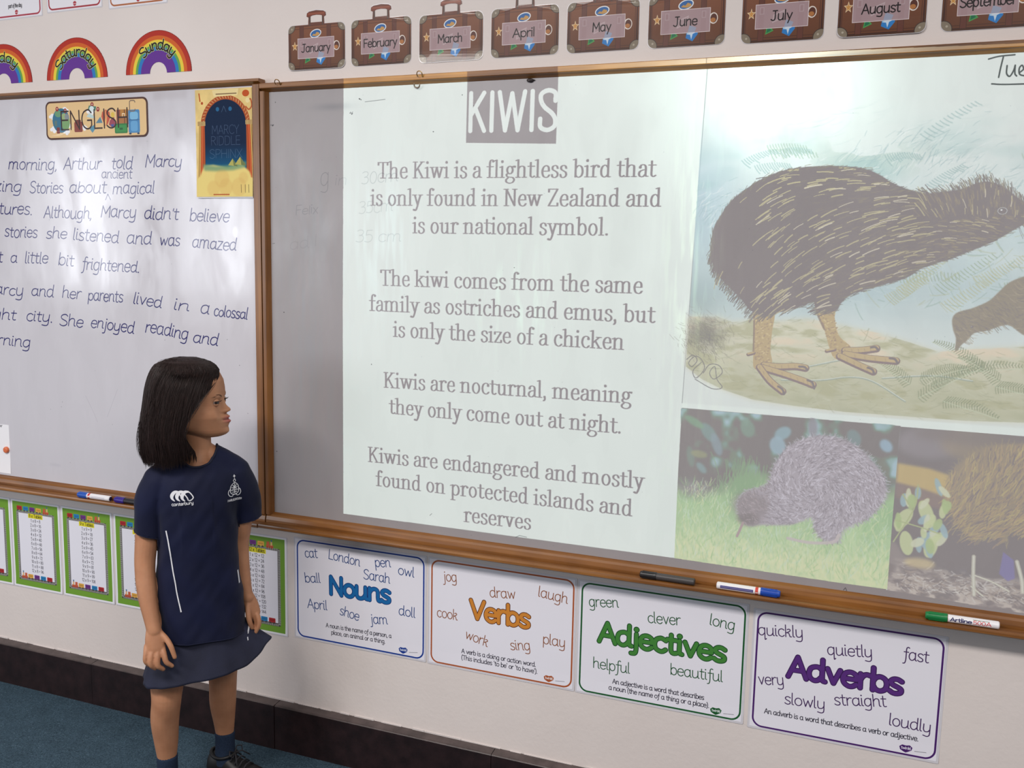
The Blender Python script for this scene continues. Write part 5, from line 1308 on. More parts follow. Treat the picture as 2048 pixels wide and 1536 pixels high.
def head_bm(bm):
    Z = np.array([h[0] for h in HEAD]); rows = []
    zs = list(np.linspace(1.184, 1.172, 6))+list(np.linspace(1.168, 1.006, 82))+list(np.linspace(1.004, .994, 9))
    T = np.array(HEAD)[::-1]
    seg = 96
    for z in zs:
        f, b, w = (float(np.interp(z, T[:, 0], T[:, i])) for i in (1, 2, 3))
        xc = b+(f-b)*.45; ring = []
        for k in range(seg):
            t = 2*math.pi*k/seg; c, s_ = math.cos(t), math.sin(t)
            e = (2.02+.5*max(0, min(1, (z-1.02)/.03))) if c > 0 else 2.05
            x = xc+(f-xc if c > 0 else xc-b)*math.copysign(abs(c)**(2/e), c)
            y = w*math.copysign(abs(s_)**(2/e), s_)
            if c > 0:
                jaw = max(0, min(1, (1.05-z)/.05)); y *= 1-.20*jaw*c*c
                nose = .0190*math.exp(-(abs(z-1.0655)/(.0085 if z > 1.0655 else .0080))**2.4)+.0085*math.exp(-((z-1.078)/.0085)**2)+.0035*math.exp(-((z-1.089)/.008)**2)
                nw = .0098+.0038*G_(z, 1.0635, .006)
                x += nose*math.exp(-(abs(y)/nw)**2.5)
                x += .0045*G_(z, 1.061, .0045)*(G_(abs(y), .0095, .0042))         # wings
                lip = .0125*G_(z, 1.0480, .0042)+.0120*G_(z, 1.0362, .0050)-.0015*G_(z, 1.0420, .0014)+.004*G_(z, 1.0275, .004)
                x += lip*math.exp(-(y/.0150)**2)-.004*G_(z, 1.0415, .002)*math.exp(-((abs(y)-.017)/.004)**2)
                x += .0030*G_(z, 1.010, .008)*math.exp(-(y/.016)**2)
                x -= .0060*G_(z, 1.0865, .0085)*G_(abs(y), .026, .011)               # eye sockets
                x += .0018*G_(z, 1.101, .006)*G_(abs(y), .026, .016)
                pu = .0045*G_(z, 1.058, .016)*G_(abs(y), .043, .015); x += pu*.8; y += math.copysign(pu*.6, y)
            X, Y = turn(x/.962, y)
            ring.append(bm.verts.new((X, Y, z)))
        rows.append(ring)
    for a, b in zip(rows[:-1], rows[1:]):
        for k in range(seg): bm.faces.new((a[k], b[k], b[(k+1) % seg], a[(k+1) % seg]))
    bm.faces.new(rows[0]); bm.faces.new(rows[-1][::-1])


bm = bmesh.new()
head_bm(bm)
def ear(side):
    x, y = turn(-.016, side*.069)
    bmesh.ops.create_uvsphere(bm, u_segments=16, v_segments=12, radius=1, matrix=Matrix.Translation((x, y, 1.052))@Matrix.Rotation(YAW+side*.35, 4, 'Z')@Matrix.Diagonal((.014, .006, .026, 1)))
    x, y = turn(-.010, side*.068)
    bmesh.ops.create_uvsphere(bm, u_segments=12, v_segments=10, radius=1, matrix=Matrix.Translation((x, y, 1.031))@Matrix.Diagonal((.0075, .0055, .008, 1)))
ear(-1); ear(1)
limb(bm, vs([(.006, .004, .90), (.009, .004, .955), (.008, .002, .99), (.0, .004, 1.03)]), [.052, .0335, .032, .040], 24)
limb(bm, vs([(.095, .006, .902), (.045, .006, .934), (.008, .008, .955), (-.030, .006, .928), (-.085, .004, .892)]), [.030, .030, .028, .030, .030], 20)     # shoulders
loft(bm, [(.50, .0, 0, .095, .060), (.62, .0, 0, .085, .058), (.75, .003, 0, .085, .056), (.86, .006, 0, .092, .056), (.90, .008, .002, .085, .050), (.93, .008, .002, .045, .040)])
# her right arm (picture left), hand in front of the skirt
limb(bm, vs([(-.090, .004, .888), (-.112, .004, .82), (-.122, -.006, .735), (-.128, -.016, .668), (-.124, -.040, .600), (-.112, -.068, .532), (-.108, -.074, .512)]), [.032, .032, .0285, .0255, .0235, .0185, .0180], 20)
limb(bm, vs([(-.109, -.074, .518), (-.108, -.080, .496), (-.106, -.086, .472)]), [.0185, .0225, .0235], 20, flat=.62)
# her left arm (picture right)
limb(bm, vs([(.098, .006, .896), (.116, .014, .83), (.112, .022, .745), (.108, .028, .690), (.112, .020, .625), (.121, .010, .565), (.126, .006, .548)]), [.032, .031, .0265, .0235, .0205, .0158, .0155], 20)
limb(bm, vs([(.126, .006, .552), (.132, .004, .530), (.137, .002, .508)]), [.0155, .0195, .0200], 18, flat=.62)
# legs
for P, R in (([(-.055, .01, .60), (-.076, .0, .45), (-.084, -.004, .335), (-.0865, -.010, .295), (-.092, .002, .235), (-.0905, .010, .170), (-.0895, .010, .110), (-.089, .012, .060)], [.062, .054, .042, .0375, .0360, .0305, .0230, .0225]),
             ([(.050, .03, .60), (.060, .055, .45), (.058, .072, .335), (.058, .070, .290), (.057, .084, .225), (.0595, .090, .165), (.061, .090, .110), (.061, .092, .060)], [.062, .053, .041, .0370, .0355, .0285, .0225, .0220])):
    limb(bm, vs(P), R, 24)
# fingers
FR = [([(-.127, -.083, .478), (-.1285, -.094, .464), (-.130, -.098, .446), (-.123, -.094, .432)], .0062), ([(-.115, -.086, .472), (-.116, -.099, .458), (-.1175, -.104, .438), (-.108, -.099, .424)], .0070),
      ([(-.102, -.087, .470), (-.101, -.101, .456), (-.101, -.106, .434), (-.089, -.100, .420)], .0072), ([(-.090, -.084, .474), (-.086, -.098, .460), (-.081, -.104, .440), (-.068, -.100, .426)], .0070),
      ([(-.095, -.076, .508), (-.080, -.088, .494), (-.069, -.098, .476), (-.0605, -.102, .449)], .0070)]
FL = [([(.143, .000, .510), (.149, -.010, .499), (.1515, -.014, .478), (.143, -.012, .457)], .0066), ([(.137, -.001, .506), (.1425, -.003, .494), (.1440, -.002, .474), (.1365, -.003, .459)], .0068),
      ([(.141, .010, .506), (.147, .012, .490), (.146, .012, .470), (.139, .008, .458)], .0064), ([(.137, .018, .510), (.142, .024, .494), (.142, .024, .477), (.136, .018, .468)], .0058),
      ([(.124, -.004, .530), (.124, -.013, .508), (.1275, -.016, .488), (.1335, -.012, .470)], .0072)]
for P, r in FR+FL: limb(bm, vs(P), [r*1.12, r*1.05, r, r*.82], 10, 4)
me = remeshed(bm, .0021, 3, .5)
me.name = 'body'
co = np.empty(len(me.vertices)*3, np.float32); me.vertices.foreach_get('co', co); co = co.reshape(-1, 3)
cy_, sy_ = math.cos(-YAW), math.sin(-YAW)
hx = co[:, 0]*cy_-co[:, 1]*sy_; hy = co[:, 0]*sy_+co[:, 1]*cy_; hz = co[:, 2]
lipm = np.exp(-np.abs((hz-1.0415)/.0088)**6)*np.exp(-(np.abs(hy)/.0170)**4)*(hx > .070)
tone = np.zeros((len(co), 4), np.float32); tone[:, 0] = lipm; tone[:, 1] = np.exp(-((hz-1.0415)/.0012)**2)*np.exp(-(np.abs(hy)/.019)**6)*(hx > .068)
tone[:, 2] = np.exp(-((hz-1.0575)/.0022)**2)*np.exp(-((np.abs(hy)-.0055)/.0028)**2)*(hx > .07); tone[:, 3] = 1
at = me.color_attributes.new('tone', 'FLOAT_COLOR', 'POINT'); at.data.foreach_set('color', tone.ravel())

t = NT('skin')
n1 = t.add('ShaderNodeTexNoise', Scale=26.0, Detail=4.0); n2 = t.add('ShaderNodeTexNoise', Scale=420.0, Detail=2.0); co_ = t.coords()
for n in (n1, n2): t.link(co_, n.inputs['Vector'])
base = t.ramp(n1.outputs['Fac'], [(.3, L3(166, 116, 86)), (.7, L3(182, 130, 98))])
va = t.add('ShaderNodeVertexColor', layer_name='tone'); sp = t.add('ShaderNodeSeparateColor'); t.link(va.outputs[0], sp.inputs[0])
def mixc(a, col, fac):
    m = t.add('ShaderNodeMix', data_type='RGBA'); t.link(fac, m.inputs[0]); t.link(a, m.inputs[6]); m.inputs[7].default_value = L3(*col)+(1,); return m.outputs[2]
c = mixc(base, (164, 92, 86), sp.outputs[0]); c = mixc(c, (78, 34, 32), sp.outputs[1]); c = mixc(c, (84, 46, 36), sp.outputs[2])
t.link(c, t.b.inputs['Base Color']); t.b.inputs['Roughness'].default_value = .52; t.b.inputs['Specular IOR Level'].default_value = .35
t.b.inputs['Subsurface Weight'].default_value = .12; t.b.inputs['Subsurface Radius'].default_value = (.6, .25, .15); t.b.inputs['Subsurface Scale'].default_value = .006
t.bump(n2.outputs['Fac'], .08, .0006)
SKIN = t.m
me.materials.append(SKIN); me.shade_smooth()
body = bpy.data.objects.new('body', me); COL.objects.link(body); body.parent = child
bvh_body = BVHTree.FromPolygons([v.co for v in me.vertices], [p.vertices[:] for p in me.polygons])

# --- eyes, lids, brows, lashes
EYE_W = plain('eye_white', (140, 118, 108), .2, .5); IRIS = plain('dark_iris', (38, 22, 16), .12, .6)
for side in (-1, 1):
    ex_, ey_ = turn(.0622, side*.0280); ez_ = 1.0866; r_e = .0105
    bm = bmesh.new(); bmesh.ops.create_uvsphere(bm, u_segments=24, v_segments=16, radius=r_e)
    eye = mesh_obj('eye', bm, EYE_W, child, True, (ex_, ey_, ez_))
    gz = Vector((math.cos(YAW+side*.38), math.sin(YAW+side*.38), .16)).normalized()
    bm = bmesh.new(); bmesh.ops.create_uvsphere(bm, u_segments=20, v_segments=16, radius=r_e+.0004)
    bmesh.ops.delete(bm, geom=[v for v in bm.verts if v.co.normalized().dot(gz) < .52], context='VERTS')
    mesh_obj('iris', bm, IRIS, eye, True)
    bm = bmesh.new(); bmesh.ops.create_uvsphere(bm, u_segments=32, v_segments=24, radius=r_e+.0011)
    fwd_ = Vector((math.cos(YAW+side*.25), math.sin(YAW+side*.25), 0))
    bmesh.ops.delete(bm, geom=[v for v in bm.verts if -.20 < v.co.z/(r_e) < .30 and v.co.normalized().dot(fwd_) > .0], context='VERTS')
    bmesh.ops.solidify(bm, geom=bm.faces[:], thickness=.0006)
    mesh_obj('eyelid', bm, SKIN, child, True, (ex_, ey_, ez_))
    bm = bmesh.new(); lid = []
    for k in range(13):
        a = YAW+side*.25+math.radians(-62+k*10.3); rr_ = (r_e+.0018)*math.cos(.28); lid.append(Vector((rr_*math.cos(a), rr_*math.sin(a), (r_e+.0018)*math.sin(.27)-.0006*abs(k-6)/2)))
    tube(bm, lid, .0004, 5)
    for k, p in enumerate(lid): tube(bm, [p, p+Vector((p.x, p.y, 0)).normalized()*.0035+Vector((0, 0, .0006)), p+Vector((p.x, p.y, 0)).normalized()*.0058+Vector((0, 0, .0032))], [.0004, .0003, .0001], 4)
    mesh_obj('eyelashes', bm, plain('lash', (18, 12, 12), .6), child, False, (ex_, ey_, ez_))
    bm = bmesh.new(); rb = random.Random(8)
    for k in range(46):
        u = rb.random(); y0 = side*(.012+.030*u); z0 = 1.1000+.0065*math.sin(min(u*1.25, 1)*2.2)-.004*max(0, u-.6)/.4+rb.uniform(-.0016, .0016)
        X, Y = turn(.13, y0); D = Vector((-math.cos(YAW), -math.sin(YAW), 0)); hit = bvh_body.ray_cast(Vector((X, Y, z0)), D)
        X2, Y2 = turn(.13, y0+side*.005); h2 = bvh_body.ray_cast(Vector((X2, Y2, z0+.0012)), D)
        if hit[0] and h2[0]: tube(bm, [hit[0]+hit[1]*.0001, h2[0]+h2[1]*.0003], [.00035, .0001], 4)
    mesh_obj('eyebrow', bm, plain('brow_hair', (96, 62, 44), .7), child)

# --- shirt
bm = bmesh.new()
loft(bm, [(.465, .002, .0, .119, .086), (.53, .002, 0, .111, .080), (.60, .001, 0, .104, .076), (.70, .001, 0, .100, .073), (.78, .003, 0, .101, .073), (.85, .006, 0, .106, .071), (.89, .008, .002, .103, .064), (.92, .009, .003, .075, .052), (.942, .009, .004, .048, .045)], 48, 2.4)
limb(bm, vs([(.100, .006, .898), (.045, .006, .936), (.008, .008, .950), (-.028, .006, .930), (-.090, .004, .888)]), [.034, .034, .030, .034, .036], 20)
limb(bm, vs([(-.088, .004, .880), (-.108, .002, .835), (-.1175, -.004, .782), (-.1205, -.010, .735)]), [.040, .040, .0345, .0330], 24, flat=1.1)
limb(bm, vs([(.098, .006, .886), (.118, .012, .838), (.130, .018, .795), (.134, .020, .752)]), [.040, .039, .0350, .0345], 24, flat=1.1)
sm = remeshed(bm, .0035, 6, .5)
bm = bmesh.new(); bm.from_mesh(sm); bpy.data.meshes.remove(sm)


def in_neck(p):
    u = (p.x-.004)/.0490
    return abs(u) < 1 and p.z > (.978-.0535*math.sqrt(1-u*u)) and (p.y < .012 or p.z > .955)


dead = [v for v in bm.verts if in_neck(v.co) or v.co.z < .468
        or (v.co.x < -.082 and v.co.z < .7455-.38*(v.co.x+.12) and math.hypot(v.co.x+.1205, v.co.y+.010) < .047 and v.co.z > .68 and v.co.x < -.0995)
        or (v.co.x > .100 and v.co.z < .7605+.28*(v.co.x-.13) and v.co.z > .695 and v.co.x > .1085)]
bmesh.ops.delete(bm, geom=dead, context='VERTS')
from mathutils import noise as mnoise
for v in bm.verts:      # soft folds: pulled from the shoulders, slack above the hem
    p = v.co; a = .0040*mnoise.noise(Vector((p.x*14+p.z*5, p.y*9, p.z*7)))+.0026*mnoise.noise(Vector((p.x*40-p.z*22, p.y*20, p.z*16)))
    a += .0042*G_(p.z, .54, .09)*math.sin(p.x*70+p.z*34)
    a += .0030*G_(p.z, .78, .06)*math.sin((p.x+.2)*(p.z)*150)*(abs(p.x) > .04)
    n = Vector((p.x-.003, p.y, 0)).normalized(); v.co += n*a
bmesh.ops.smooth_vert(bm, verts=bm.verts[:], factor=.4, use_axis_x=True, use_axis_y=True, use_axis_z=True)
# boundary rings: neckline rib, cuffs and hem
bnd = [e for e in bm.edges if e.is_boundary]
seen, loops = set(), []
for e in bnd:
    if e in seen: continue
    lp = [e.verts[0], e.verts[1]]; seen.add(e)
    while True:
        nx = [x for x in lp[-1].link_edges if x.is_boundary and x not in seen]
        if not nx: break
        seen.add(nx[0]); lp.append(nx[0].other_vert(lp[-1]))
    if len(lp) > 12: loops.append([v.co.copy() for v in lp])


def smooth_loop(P, it=6):
    if (P[0]-P[-1]).length < .02: P = P[:-1]
    for _ in range(it): P = [(P[i-1]+P[i]*2+P[(i+1) % len(P)])/4 for i in range(len(P))]
    return P


t = NT('navy_jersey')
co_ = t.coords(); n1 = t.add('ShaderNodeTexNoise', Scale=900.0, Detail=2.0); n2 = t.add('ShaderNodeTexNoise', Scale=9.0, Detail=3.0)
for n in (n1, n2): t.link(co_, n.inputs['Vector'])
t.link(t.ramp(n2.outputs['Fac'], [(.3, L3(6, 11, 38)), (.7, L3(10, 17, 50))]), t.b.inputs['Base Color'])
t.b.inputs['Roughness'].default_value = .75; t.b.inputs['Specular IOR Level'].default_value = .25; t.b.inputs['Sheen Weight'].default_value = .06
t.bump(n1.outputs['Fac'], .25, .0006)
NAVY = t.m
sh_me_src = bm.copy()
bvh_shirt = BVHTree.FromBMesh(bm)
bmesh.ops.solidify(bm, geom=bm.faces[:], thickness=.0016)
shirt = mesh_obj('shirt', bm, NAVY, child, True)
for P in loops:
    P = smooth_loop(P); zc = sum(p.z for p in P)/len(P)
    bm = bmesh.new(); tube(bm, P+[P[0], P[1]], .0030 if zc > .9 else .0016, 8, False)
    mesh_obj('collar_rib' if zc > .9 else ('shirt_hem' if zc < .6 else 'sleeve_cuff'), bm, NAVY if zc < .9 else plain('collar_navy', (12, 16, 44), .8), shirt, True)


def on_shirt(bvh, x, z, off=.0013):
    h = bvh.ray_cast(Vector((x, -.5, z)), Vector((0, 1, 0)))
    return (h[0]+h[1]*off if h[0] else None) if h[1] is None or h[1].y < 0 else h[0]-h[1]*off


def decal(name, lines, w, mat, bvh, parent, wmap=None):
    bm = bmesh.new()
    for ln in lines:
        P = np.asarray(ln, float)
        if len(P) == 1: P = np.vstack([P, P+1e-4])
        L_, R_ = [], []
        for i in range(len(P)):
            d = P[min(i+1, len(P)-1)]-P[max(i-1, 0)]; n = np.array([-d[1], d[0]])/(np.hypot(*d)+1e-9)*(w/2 if wmap is None else wmap(i/(len(P)-1))*w/2)
            a, b = on_shirt(bvh, *(P[i]+n)), on_shirt(bvh, *(P[i]-n))
            if a is None or b is None or (a-b).length > w*3: L_, R_ = L_, R_; continue
            L_.append(bm.verts.new(a)); R_.append(bm.verts.new(b))
        for i in range(len(L_)-1): bm.faces.new((L_[i], R_[i], R_[i+1], L_[i+1]))
    return mesh_obj(name, bm, mat, parent)


def m_text(s_, x0, z0, x1, z1, size, font=ROUND): return [l/1000 for l in text_lines(s_, x0*1000, z0*1000, x1*1000, z1*1000, size*1000, font)]


WHITE_PRINT = plain('white_print', (214, 214, 220), .5)
cres = lambda cx, s_=1: spline([(cx+.0035, .8655), (cx-.006, .8645), (cx-.0125, .856), (cx-.012, .848), (cx-.006, .842)], 5)
logo = decal('breast_logo', [cres(-.0445), cres(-.0325), cres(-.0205)], .0068, WHITE_PRINT, bvh_shirt, shirt, lambda u: .35+.9*math.sin(math.pi*min(1, u*1.0+.05)))
decal('logo_swoosh', [spline([(-.049, .8645), (-.040, .8595), (-.033, .850), (-.030, .8435)], 5), spline([(-.037, .8645), (-.028, .8595), (-.021, .850), (-.019, .8435)], 5), spline([(-.024, .8655), (-.016, .864), (-.010, .857), (-.0065, .8505)], 5), spline([(-.018, .8425), (-.011, .845), (-.0065, .8505)], 5)], .0028, WHITE_PRINT, bvh_shirt, logo)
decal('logo_lettering', m_text('canterbury', -.0580, .8295, -.0065, .8345, .0052), .0014, WHITE_PRINT, bvh_shirt, logo)
K = lambda P: [(.0935+a*.001, .8625+b*.001) for a, b in P]
crest_lines = [K([(-3, 30), (3, 30)]), K([(0, 26), (0, 33.5)]), K([(0, 24), (-3, 19), (0, 14), (3, 19), (0, 24)]), spline(K([(0, 15), (-8, 8), (-11, -2), (-9, -12), (0, -17)]), 4), spline(K([(0, 15), (8, 8), (11, -2), (9, -12), (0, -17)]), 4),
               spline(K([(-9, -2), (-14, -4), (-16, -12), (-12, -19), (-6, -20), (-3, -14)]), 4), spline(K([(9, -2), (14, -4), (16, -12), (12, -19), (6, -20), (3, -14)]), 4), K([(-8, 2), (8, 2)]), K([(-9, -5), (9, -5)]), K([(0, 12), (0, -14)]), K([(-5, 8), (5, -3)]), K([(5, 8), (-5, -3)]), K([(-6, -10), (6, -10)])]
crest = decal('school_crest', crest_lines, .0017, WHITE_PRINT, bvh_shirt, shirt)
decal('crest_lettering', m_text('MARLBOROUGH', .0755, .8300, .1115, .8290, .0038, SANS), .0010, WHITE_PRINT, bvh_shirt, crest)
decal('side_piping', [spline([(.0975, .640), (.0995, .622), (.101, .606)], 4)], .0030, WHITE_PRINT, bvh_shirt, shirt)
decal('side_piping', [spline([(-.0735, .766), (-.068, .731), (-.063, .691), (-.059, .658), (-.055, .631), (-.051, .598), (-.043, .555)], 8)], .0030, WHITE_PRINT, bvh_shirt, shirt)

# --- skirt: flared, its left hem lifted and pulled out by the hand
bm = bmesh.new(); seg = 120; rows = 26; R_ = []
for j in range(rows):
    u = j/(rows-1); ring = []
    for k in range(seg):
        a = 2*math.pi*k/seg; c, s_ = math.cos(a), math.sin(a)          # a = 0 at +x, 270 deg faces the viewer
        hem = .368-.016*max(0, -c)+.030*max(0, c)**1.2+.034*max(0, c)**8
        if s_ < 0: hem += .004*math.sin(a*3)
        z = .515*(1-u)+hem*u
        ax = .100+.044*u+(.018*u*u*max(0, c)**5); ay = .068+.032*u
        f = 1+.016*u*math.sin(a*9+1.0)+.010*u*math.sin(a*17+2*u)
        pull = .020*(u**1.5)*max(0, c)**10
        x = .0+(ax*f)*math.copysign(abs(c)**.9, c)+pull; y = .004+(ay*f)*math.copysign(abs(s_)**.9, s_)
        ring.append(bm.verts.new((x, y, z)))
    R_.append(ring)
for a, b in zip(R_[:-1], R_[1:]):
    for k in range(seg): bm.faces.new((a[k], a[(k+1) % seg], b[(k+1) % seg], b[k]))
bmesh.ops.recalc_face_normals(bm, faces=bm.faces[:])
bvh_skirt = BVHTree.FromBMesh(bm)
bmesh.ops.solidify(bm, geom=bm.faces[:], thickness=.0016)
t = NT('dark_skirt_cloth')
co_ = t.coords(); n1 = t.add('ShaderNodeTexNoise', Scale=700.0, Detail=2.0); n2 = t.add('ShaderNodeTexNoise', Scale=12.0, Detail=3.0)
for n in (n1, n2): t.link(co_, n.inputs['Vector'])
t.link(t.ramp(n2.outputs['Fac'], [(.3, L3(22, 24, 44)), (.7, L3(31, 34, 58))]), t.b.inputs['Base Color']); t.b.inputs['Roughness'].default_value = .8; t.bump(n1.outputs['Fac'], .3, .0006)
skirt = mesh_obj('skirt', bm, t.m, child, True)
decal('skirt_lettering', m_text('MARLBOROUGH', -.1400, .4265, -.098, .4080, .0048, SANS), .0013, WHITE_PRINT, bvh_skirt, skirt)
decal('skirt_crest', [spline([(.120, .492), (.124, .480), (.121, .466)], 4), spline([(.127, .486), (.125, .474), (.121, .462)], 4), [(.1195, .455), (.1205, .447)]], .0026, WHITE_PRINT, bvh_skirt, skirt)

# --- socks and shoes
SOCK = plain('navy_ribbed_sock', (34, 46, 66), .9, .2, noise=.2, ns=300, bump=.5)
SHOE = plain('black_shoe_leather', (20, 19, 22), .5, .4, noise=.15, ns=80); SOLE = plain('black_rubber', (28, 27, 29), .8)
for (ax_, ay_), top, ang in (((-.0893, .011), .131, -1.25), ((.0608, .091), .135, -.62)):
    bm = bmesh.new()
    rings = []
    for z, r in ((top+.001, .0255), (top-.006, .0268), (top-.02, .0262), (.09, .0262), (.06, .0285), (.045, .031)):
        rings.append([bm.verts.new((ax_+(r+.0004*(k % 2))*math.cos(2*math.pi*k/48), ay_+(r+.0004*(k % 2))*math.sin(2*math.pi*k/48), z)) for k in range(48)])
    for a, b in zip(rings[:-1], rings[1:]):
        for k in range(48): bm.faces.new((a[k], b[k], b[(k+1) % 48], a[(k+1) % 48]))
    inner = [bm.verts.new((ax_+.021*math.cos(2*math.pi*k/48), ay_+.021*math.sin(2*math.pi*k/48), top-.002)) for k in range(48)]
    for k in range(48): bm.faces.new((rings[0][(k+1) % 48], inner[(k+1) % 48], inner[k], rings[0][k]))
    mesh_obj('sock', bm, SOCK, child, True)
    # shoe built along +x, heel at -.045, toe at .125
    bm = bmesh.new(); S = []
    prof = [(-.050, .010, .050), (-.046, .024, .066), (-.030, .031, .075), (-.005, .033, .076), (.020, .033, .068), (.045, .035, .054), (.075, .037, .044), (.100, .034, .038), (.118, .025, .032), (.127, .010, .024)]
    for x, w, h in spline(prof, 4):
        S.append([bm.verts.new((x, w*math.copysign(abs(math.cos(q))**.8, math.cos(q)), .010+max(0, math.sin(q))**.75*(h-.010) if math.sin(q) > 0 else .010)) for q in [math.pi*k/14 for k in range(15)]])
    for a, b in zip(S[:-1], S[1:]):
        for k in range(14): bm.faces.new((a[k], a[k+1], b[k+1], b[k]))
        bm.faces.new((a[14], a[0], b[0], b[14]))
    bm.faces.new(S[0]); bm.faces.new(S[-1][::-1]); bmesh.ops.recalc_face_normals(bm, faces=bm.faces[:])
    T_ = Matrix.Translation((ax_, ay_, 0))@Matrix.Rotation(ang, 4, 'Z')
    shoe = mesh_obj('shoe', bm, SHOE, child, True); shoe.matrix_local = T_
    bm = bmesh.new(); O = [(x, w*1.05+.001) for x, w, h in spline(prof, 3)]; P = O+[(x, -w) for x, w in O[::-1]]
    lo = [bm.verts.new((x, y, .0)) for x, y in P]; hi = [bm.verts.new((x, y, .013)) for x, y in P]
    for k in range(len(P)): bm.faces.new((lo[k], lo[(k+1) % len(P)], hi[(k+1) % len(P)], hi[k]))
    bm.faces.new(lo[::-1]); bm.faces.new(hi); mesh_obj('sole', bm, SOLE, shoe)
    bm = bmesh.new(); tube(bm, [Vector((-.005+.036*math.cos(q), .028*math.sin(q), .071+.004*math.cos(q*2))) for q in [2*math.pi*k/24 for k in range(26)]], .005, 8, False)
    mesh_obj('padded_collar', bm, SHOE, shoe, True)
    bm = bmesh.new()
    for k in range(4):
        x = .030+.013*k; zt_ = .073-.0068*k; tube(bm, [(x, -.022, zt_-.012), (x+.002, -.008, zt_), (x+.004, .008, zt_), (x+.006, .022, zt_-.012)], .0022, 6)
    for sg in (-1, 1):
        tube(bm, [(.030, 0, .076), (.026, sg*.018, .088), (.034, sg*.030, .084), (.040, sg*.024, .074), (.032, sg*.004, .076)], .0020, 6)
        tube(bm, [(.030, 0, .077), (.044, sg*.016, .078), (.058, sg*.032, .060)], .0018, 6)
    mesh_obj('laces', bm, plain('black_lace', (34, 32, 38), .8), shoe, True)

# --- hair: a shell combed down from the crown, then single locks over it
HAIR = [(1.1960, -.050, .012, .018, 9), (1.190, -.072, .034, .045, 9), (1.180, -.090, .051, .062, 9), (1.170, -.098, .060, .071, 9), (1.160, -.103, .066, .076, .064), (1.150, -.107, .070, .081, .059), (1.130, -.113, .074, .085, .044), (1.110, -.117, .077, .088, .026),
        (1.090, -.120, .079, .090, .011), (1.070, -.123, .080, .091, -.002), (1.050, -.126, .080, .092, -.013), (1.030, -.129, .080, .092, -.021), (1.010, -.131, .080, .091, -.024), (.990, -.132, .078, .088, -.014), (.970, -.131, .076, .084, -.001), (.952, -.129, .074, .080, .003), (.938, -.124, .070, .076, .002)]
HT = np.array(HAIR)[::-1]


def hair_pt(u, z, out=0., mix=1.):
    """u 0..1 runs from the camera-side face edge round the back of the head to the far-side face edge"""
    xb, xf, w, edge = (float(np.interp(z, HT[:, 0], HT[:, i])) for i in (1, 2, 3, 4))
    cx = xb+(xf-xb)*.5; rx = (xf-xb)/2
    if z > 1.180: a0 = 0.02
    elif z > 1.160: a0 = .02+(math.acos(max(-1, min(1, (.062-cx)/rx)))-.02)*((1.180-z)/.020)**2
    else: a0 = math.acos(max(-1, min(1, (edge-cx)/rx)))
    a = a0+(2*math.pi-2*a0)*u
    a = max(a0, min(2*math.pi-a0, mix*a+(1-mix)*(.25+(2*math.pi-.5)*u)))
    e = 1.0
    x = cx+(rx+out)*math.cos(a); y = .004-(w+out)*math.sin(a)
    return Vector((x, y, z))


def hair_end(u):      # the bob is cut shorter towards the face
    v = min(u, 1-u)
    return .966-.034*min(1, v/.26)+.010*max(0, v-.3)/.2


t = NT('dark_brown_hair')
co_ = t.coords((260, 260, 9)); n1 = t.add('ShaderNodeTexNoise', Scale=1.0, Detail=3.0); t.link(co_, n1.inputs['Vector'])
t.link(t.ramp(n1.outputs['Fac'], [(.3, L3(28, 17, 16)), (.6, L3(38, 24, 22)), (.8, L3(48, 31, 28))]), t.b.inputs['Base Color'])
t.b.inputs['Roughness'].default_value = .56; t.b.inputs['Specular IOR Level'].default_value = .32; t.bump(n1.outputs['Fac'], .25, .0006)
HAIRM = t.m
bm = bmesh.new(); zs = [1.1975, 1.194, 1.190, 1.184, 1.177]+list(np.linspace(1.168, .950, 46)); cols = 72; rows_ = []
for z in zs:
    rows_.append([bm.verts.new(hair_pt(k/cols, z if z > 1.05 else 1.05-(1.05-z)*(1.044-hair_end(k/cols))/.1, -.0012)) for k in range(cols+1)])
for a, b in zip(rows_[:-1], rows_[1:]):
    for k in range(cols): bm.faces.new((a[k], b[k], b[k+1], a[k+1]))
top_v = bm.verts.new((-.020, .004, 1.1985))
for k in range(cols): bm.faces.new((top_v, rows_[0][k], rows_[0][k+1]))
bmesh.ops.recalc_face_normals(bm, faces=bm.faces[:])
bmesh.ops.solidify(bm, geom=bm.faces[:], thickness=.006)
hair = mesh_obj('hair', bm, HAIRM, child, True)
rh = random.Random(12); V, F = [], []


def strand(P, r):
    b0 = len(V); n = len(P)
    for i, p in enumerate(P):
        d = (P[min(i+1, n-1)]-P[max(i-1, 0)]).normalized(); u = d.cross(Vector((.3, .2, .93)) if abs(d.z) < .9 else Vector((p.x, p.y, 0)).normalized()).normalized(); v = d.cross(u)
        w = r*(1 if i < n-2 else (.7 if i == n-2 else .15))*(.5 if i == 0 else 1)
        for q in (0, 2.1, 4.2): V.append(p+u*w*math.cos(q)+v*w*math.sin(q))
        if i:
            for k in range(3): F.append((b0+3*i-3+k, b0+3*i-3+(k+1) % 3, b0+3*i+(k+1) % 3, b0+3*i+k))


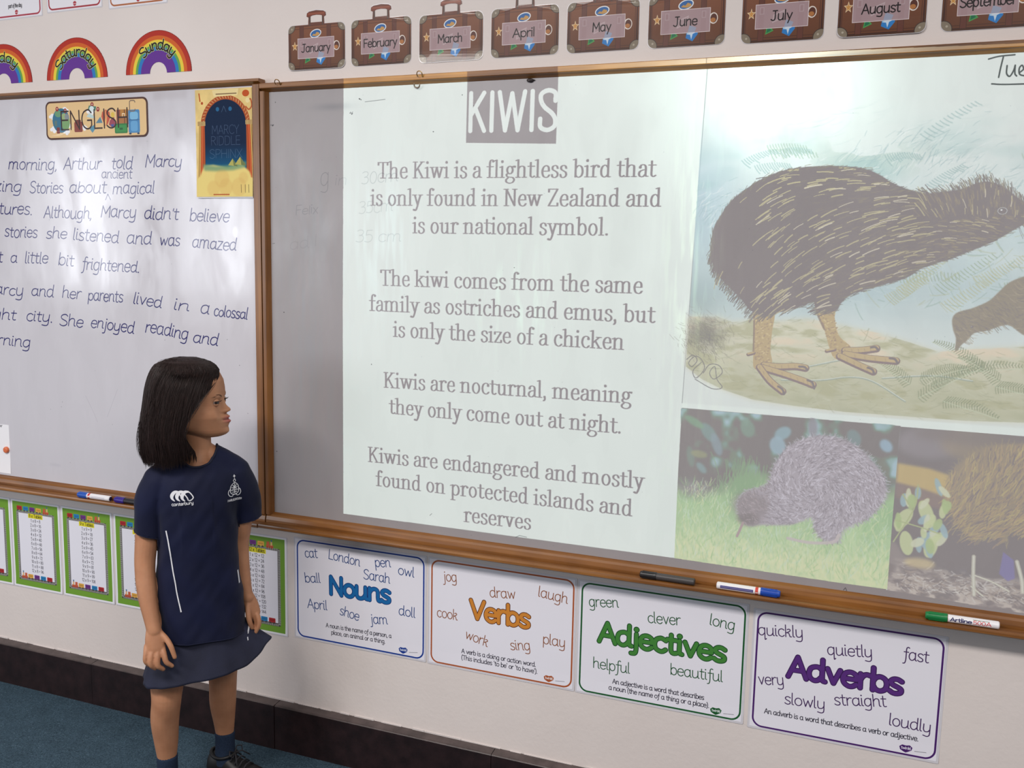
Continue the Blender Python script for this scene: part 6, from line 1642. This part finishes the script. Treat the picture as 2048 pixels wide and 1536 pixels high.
crown = Vector((-.028, .006, 1.199))
for i in range(2600):
    u = rh.random()**1.0; u0 = u
    zend = hair_end(u)-.004+rh.gauss(0, .0045)
    z0 = rh.choice([1.196, 1.192, 1.186, 1.176]) if rh.random() < .94 else rh.uniform(1.12, 1.16)
    n = 15; P = []; off = rh.uniform(-.0004, .0014); w1, w2 = rh.uniform(-.012, .012), rh.uniform(0, 6.3)
    for k in range(n):
        s_ = k/(n-1); z = z0+(zend-z0)*s_**1.15
        uu = min(1, max(0, u+w1*s_+.004*math.sin(w2+s_*7)))
        p = hair_pt(uu, z, off*(1+2*max(0, .1-u))+.0012*math.sin(w2*2+s_*5)+(.004*max(0, s_-.85)*rh.uniform(-1, 2)), .45)
        P.append(p)
    strand(P, rh.uniform(.0004, .0009))
for i in range(300):     # combed over the crown
    a = rh.uniform(0, 6.28); P = []
    for k in range(8):
        s_ = k/7; q = hair_pt((a/6.283), 1.1975-.030*s_**1.5, .0012); P.append(crown.lerp(q, min(1, s_*1.6)) if s_ < .6 else q)
    strand(P, rh.uniform(.0005, .001))
for i in range(46):      # loose ends: over the shoulder behind, at the nape, along the cheek
    P = []; kind = rh.random()
    if kind < .6:
        u = rh.uniform(.30, .50); z0 = rh.uniform(1.0, 1.12); z1 = rh.uniform(.925, .955)
        for k in range(12):
            s_ = k/11; P.append(hair_pt(u, z0+(z1-z0)*s_, .001+.016*math.sin(s_*2.6)*rh.uniform(.7, .8)*(kind+.2)))
        strand(P, .00035)
    elif kind < .8:
        z0 = rh.uniform(1.02, 1.15)
        for k in range(8): s_ = k/7; P.append(hair_pt(0, z0-.05*s_, .002)+Vector((.008*math.sin(s_*3)*kind, -.002, 0)))
        strand(P, .0004)
    else:
        a = rh.uniform(.2, .8)
        for k in range(8): s_ = k/7; P.append(hair_pt(a, 1.196-.012*s_, .003+.003*math.sin(s_*3)))
        strand(P, .0003)
me = bpy.data.meshes.new('hair_locks'); me.from_pydata([tuple(v) for v in V], [], F); me.materials.append(HAIRM); me.shade_smooth()
o = bpy.data.objects.new('hair_locks', me); COL.objects.link(o); o.parent = hair; o['kind'] = 'stuff'
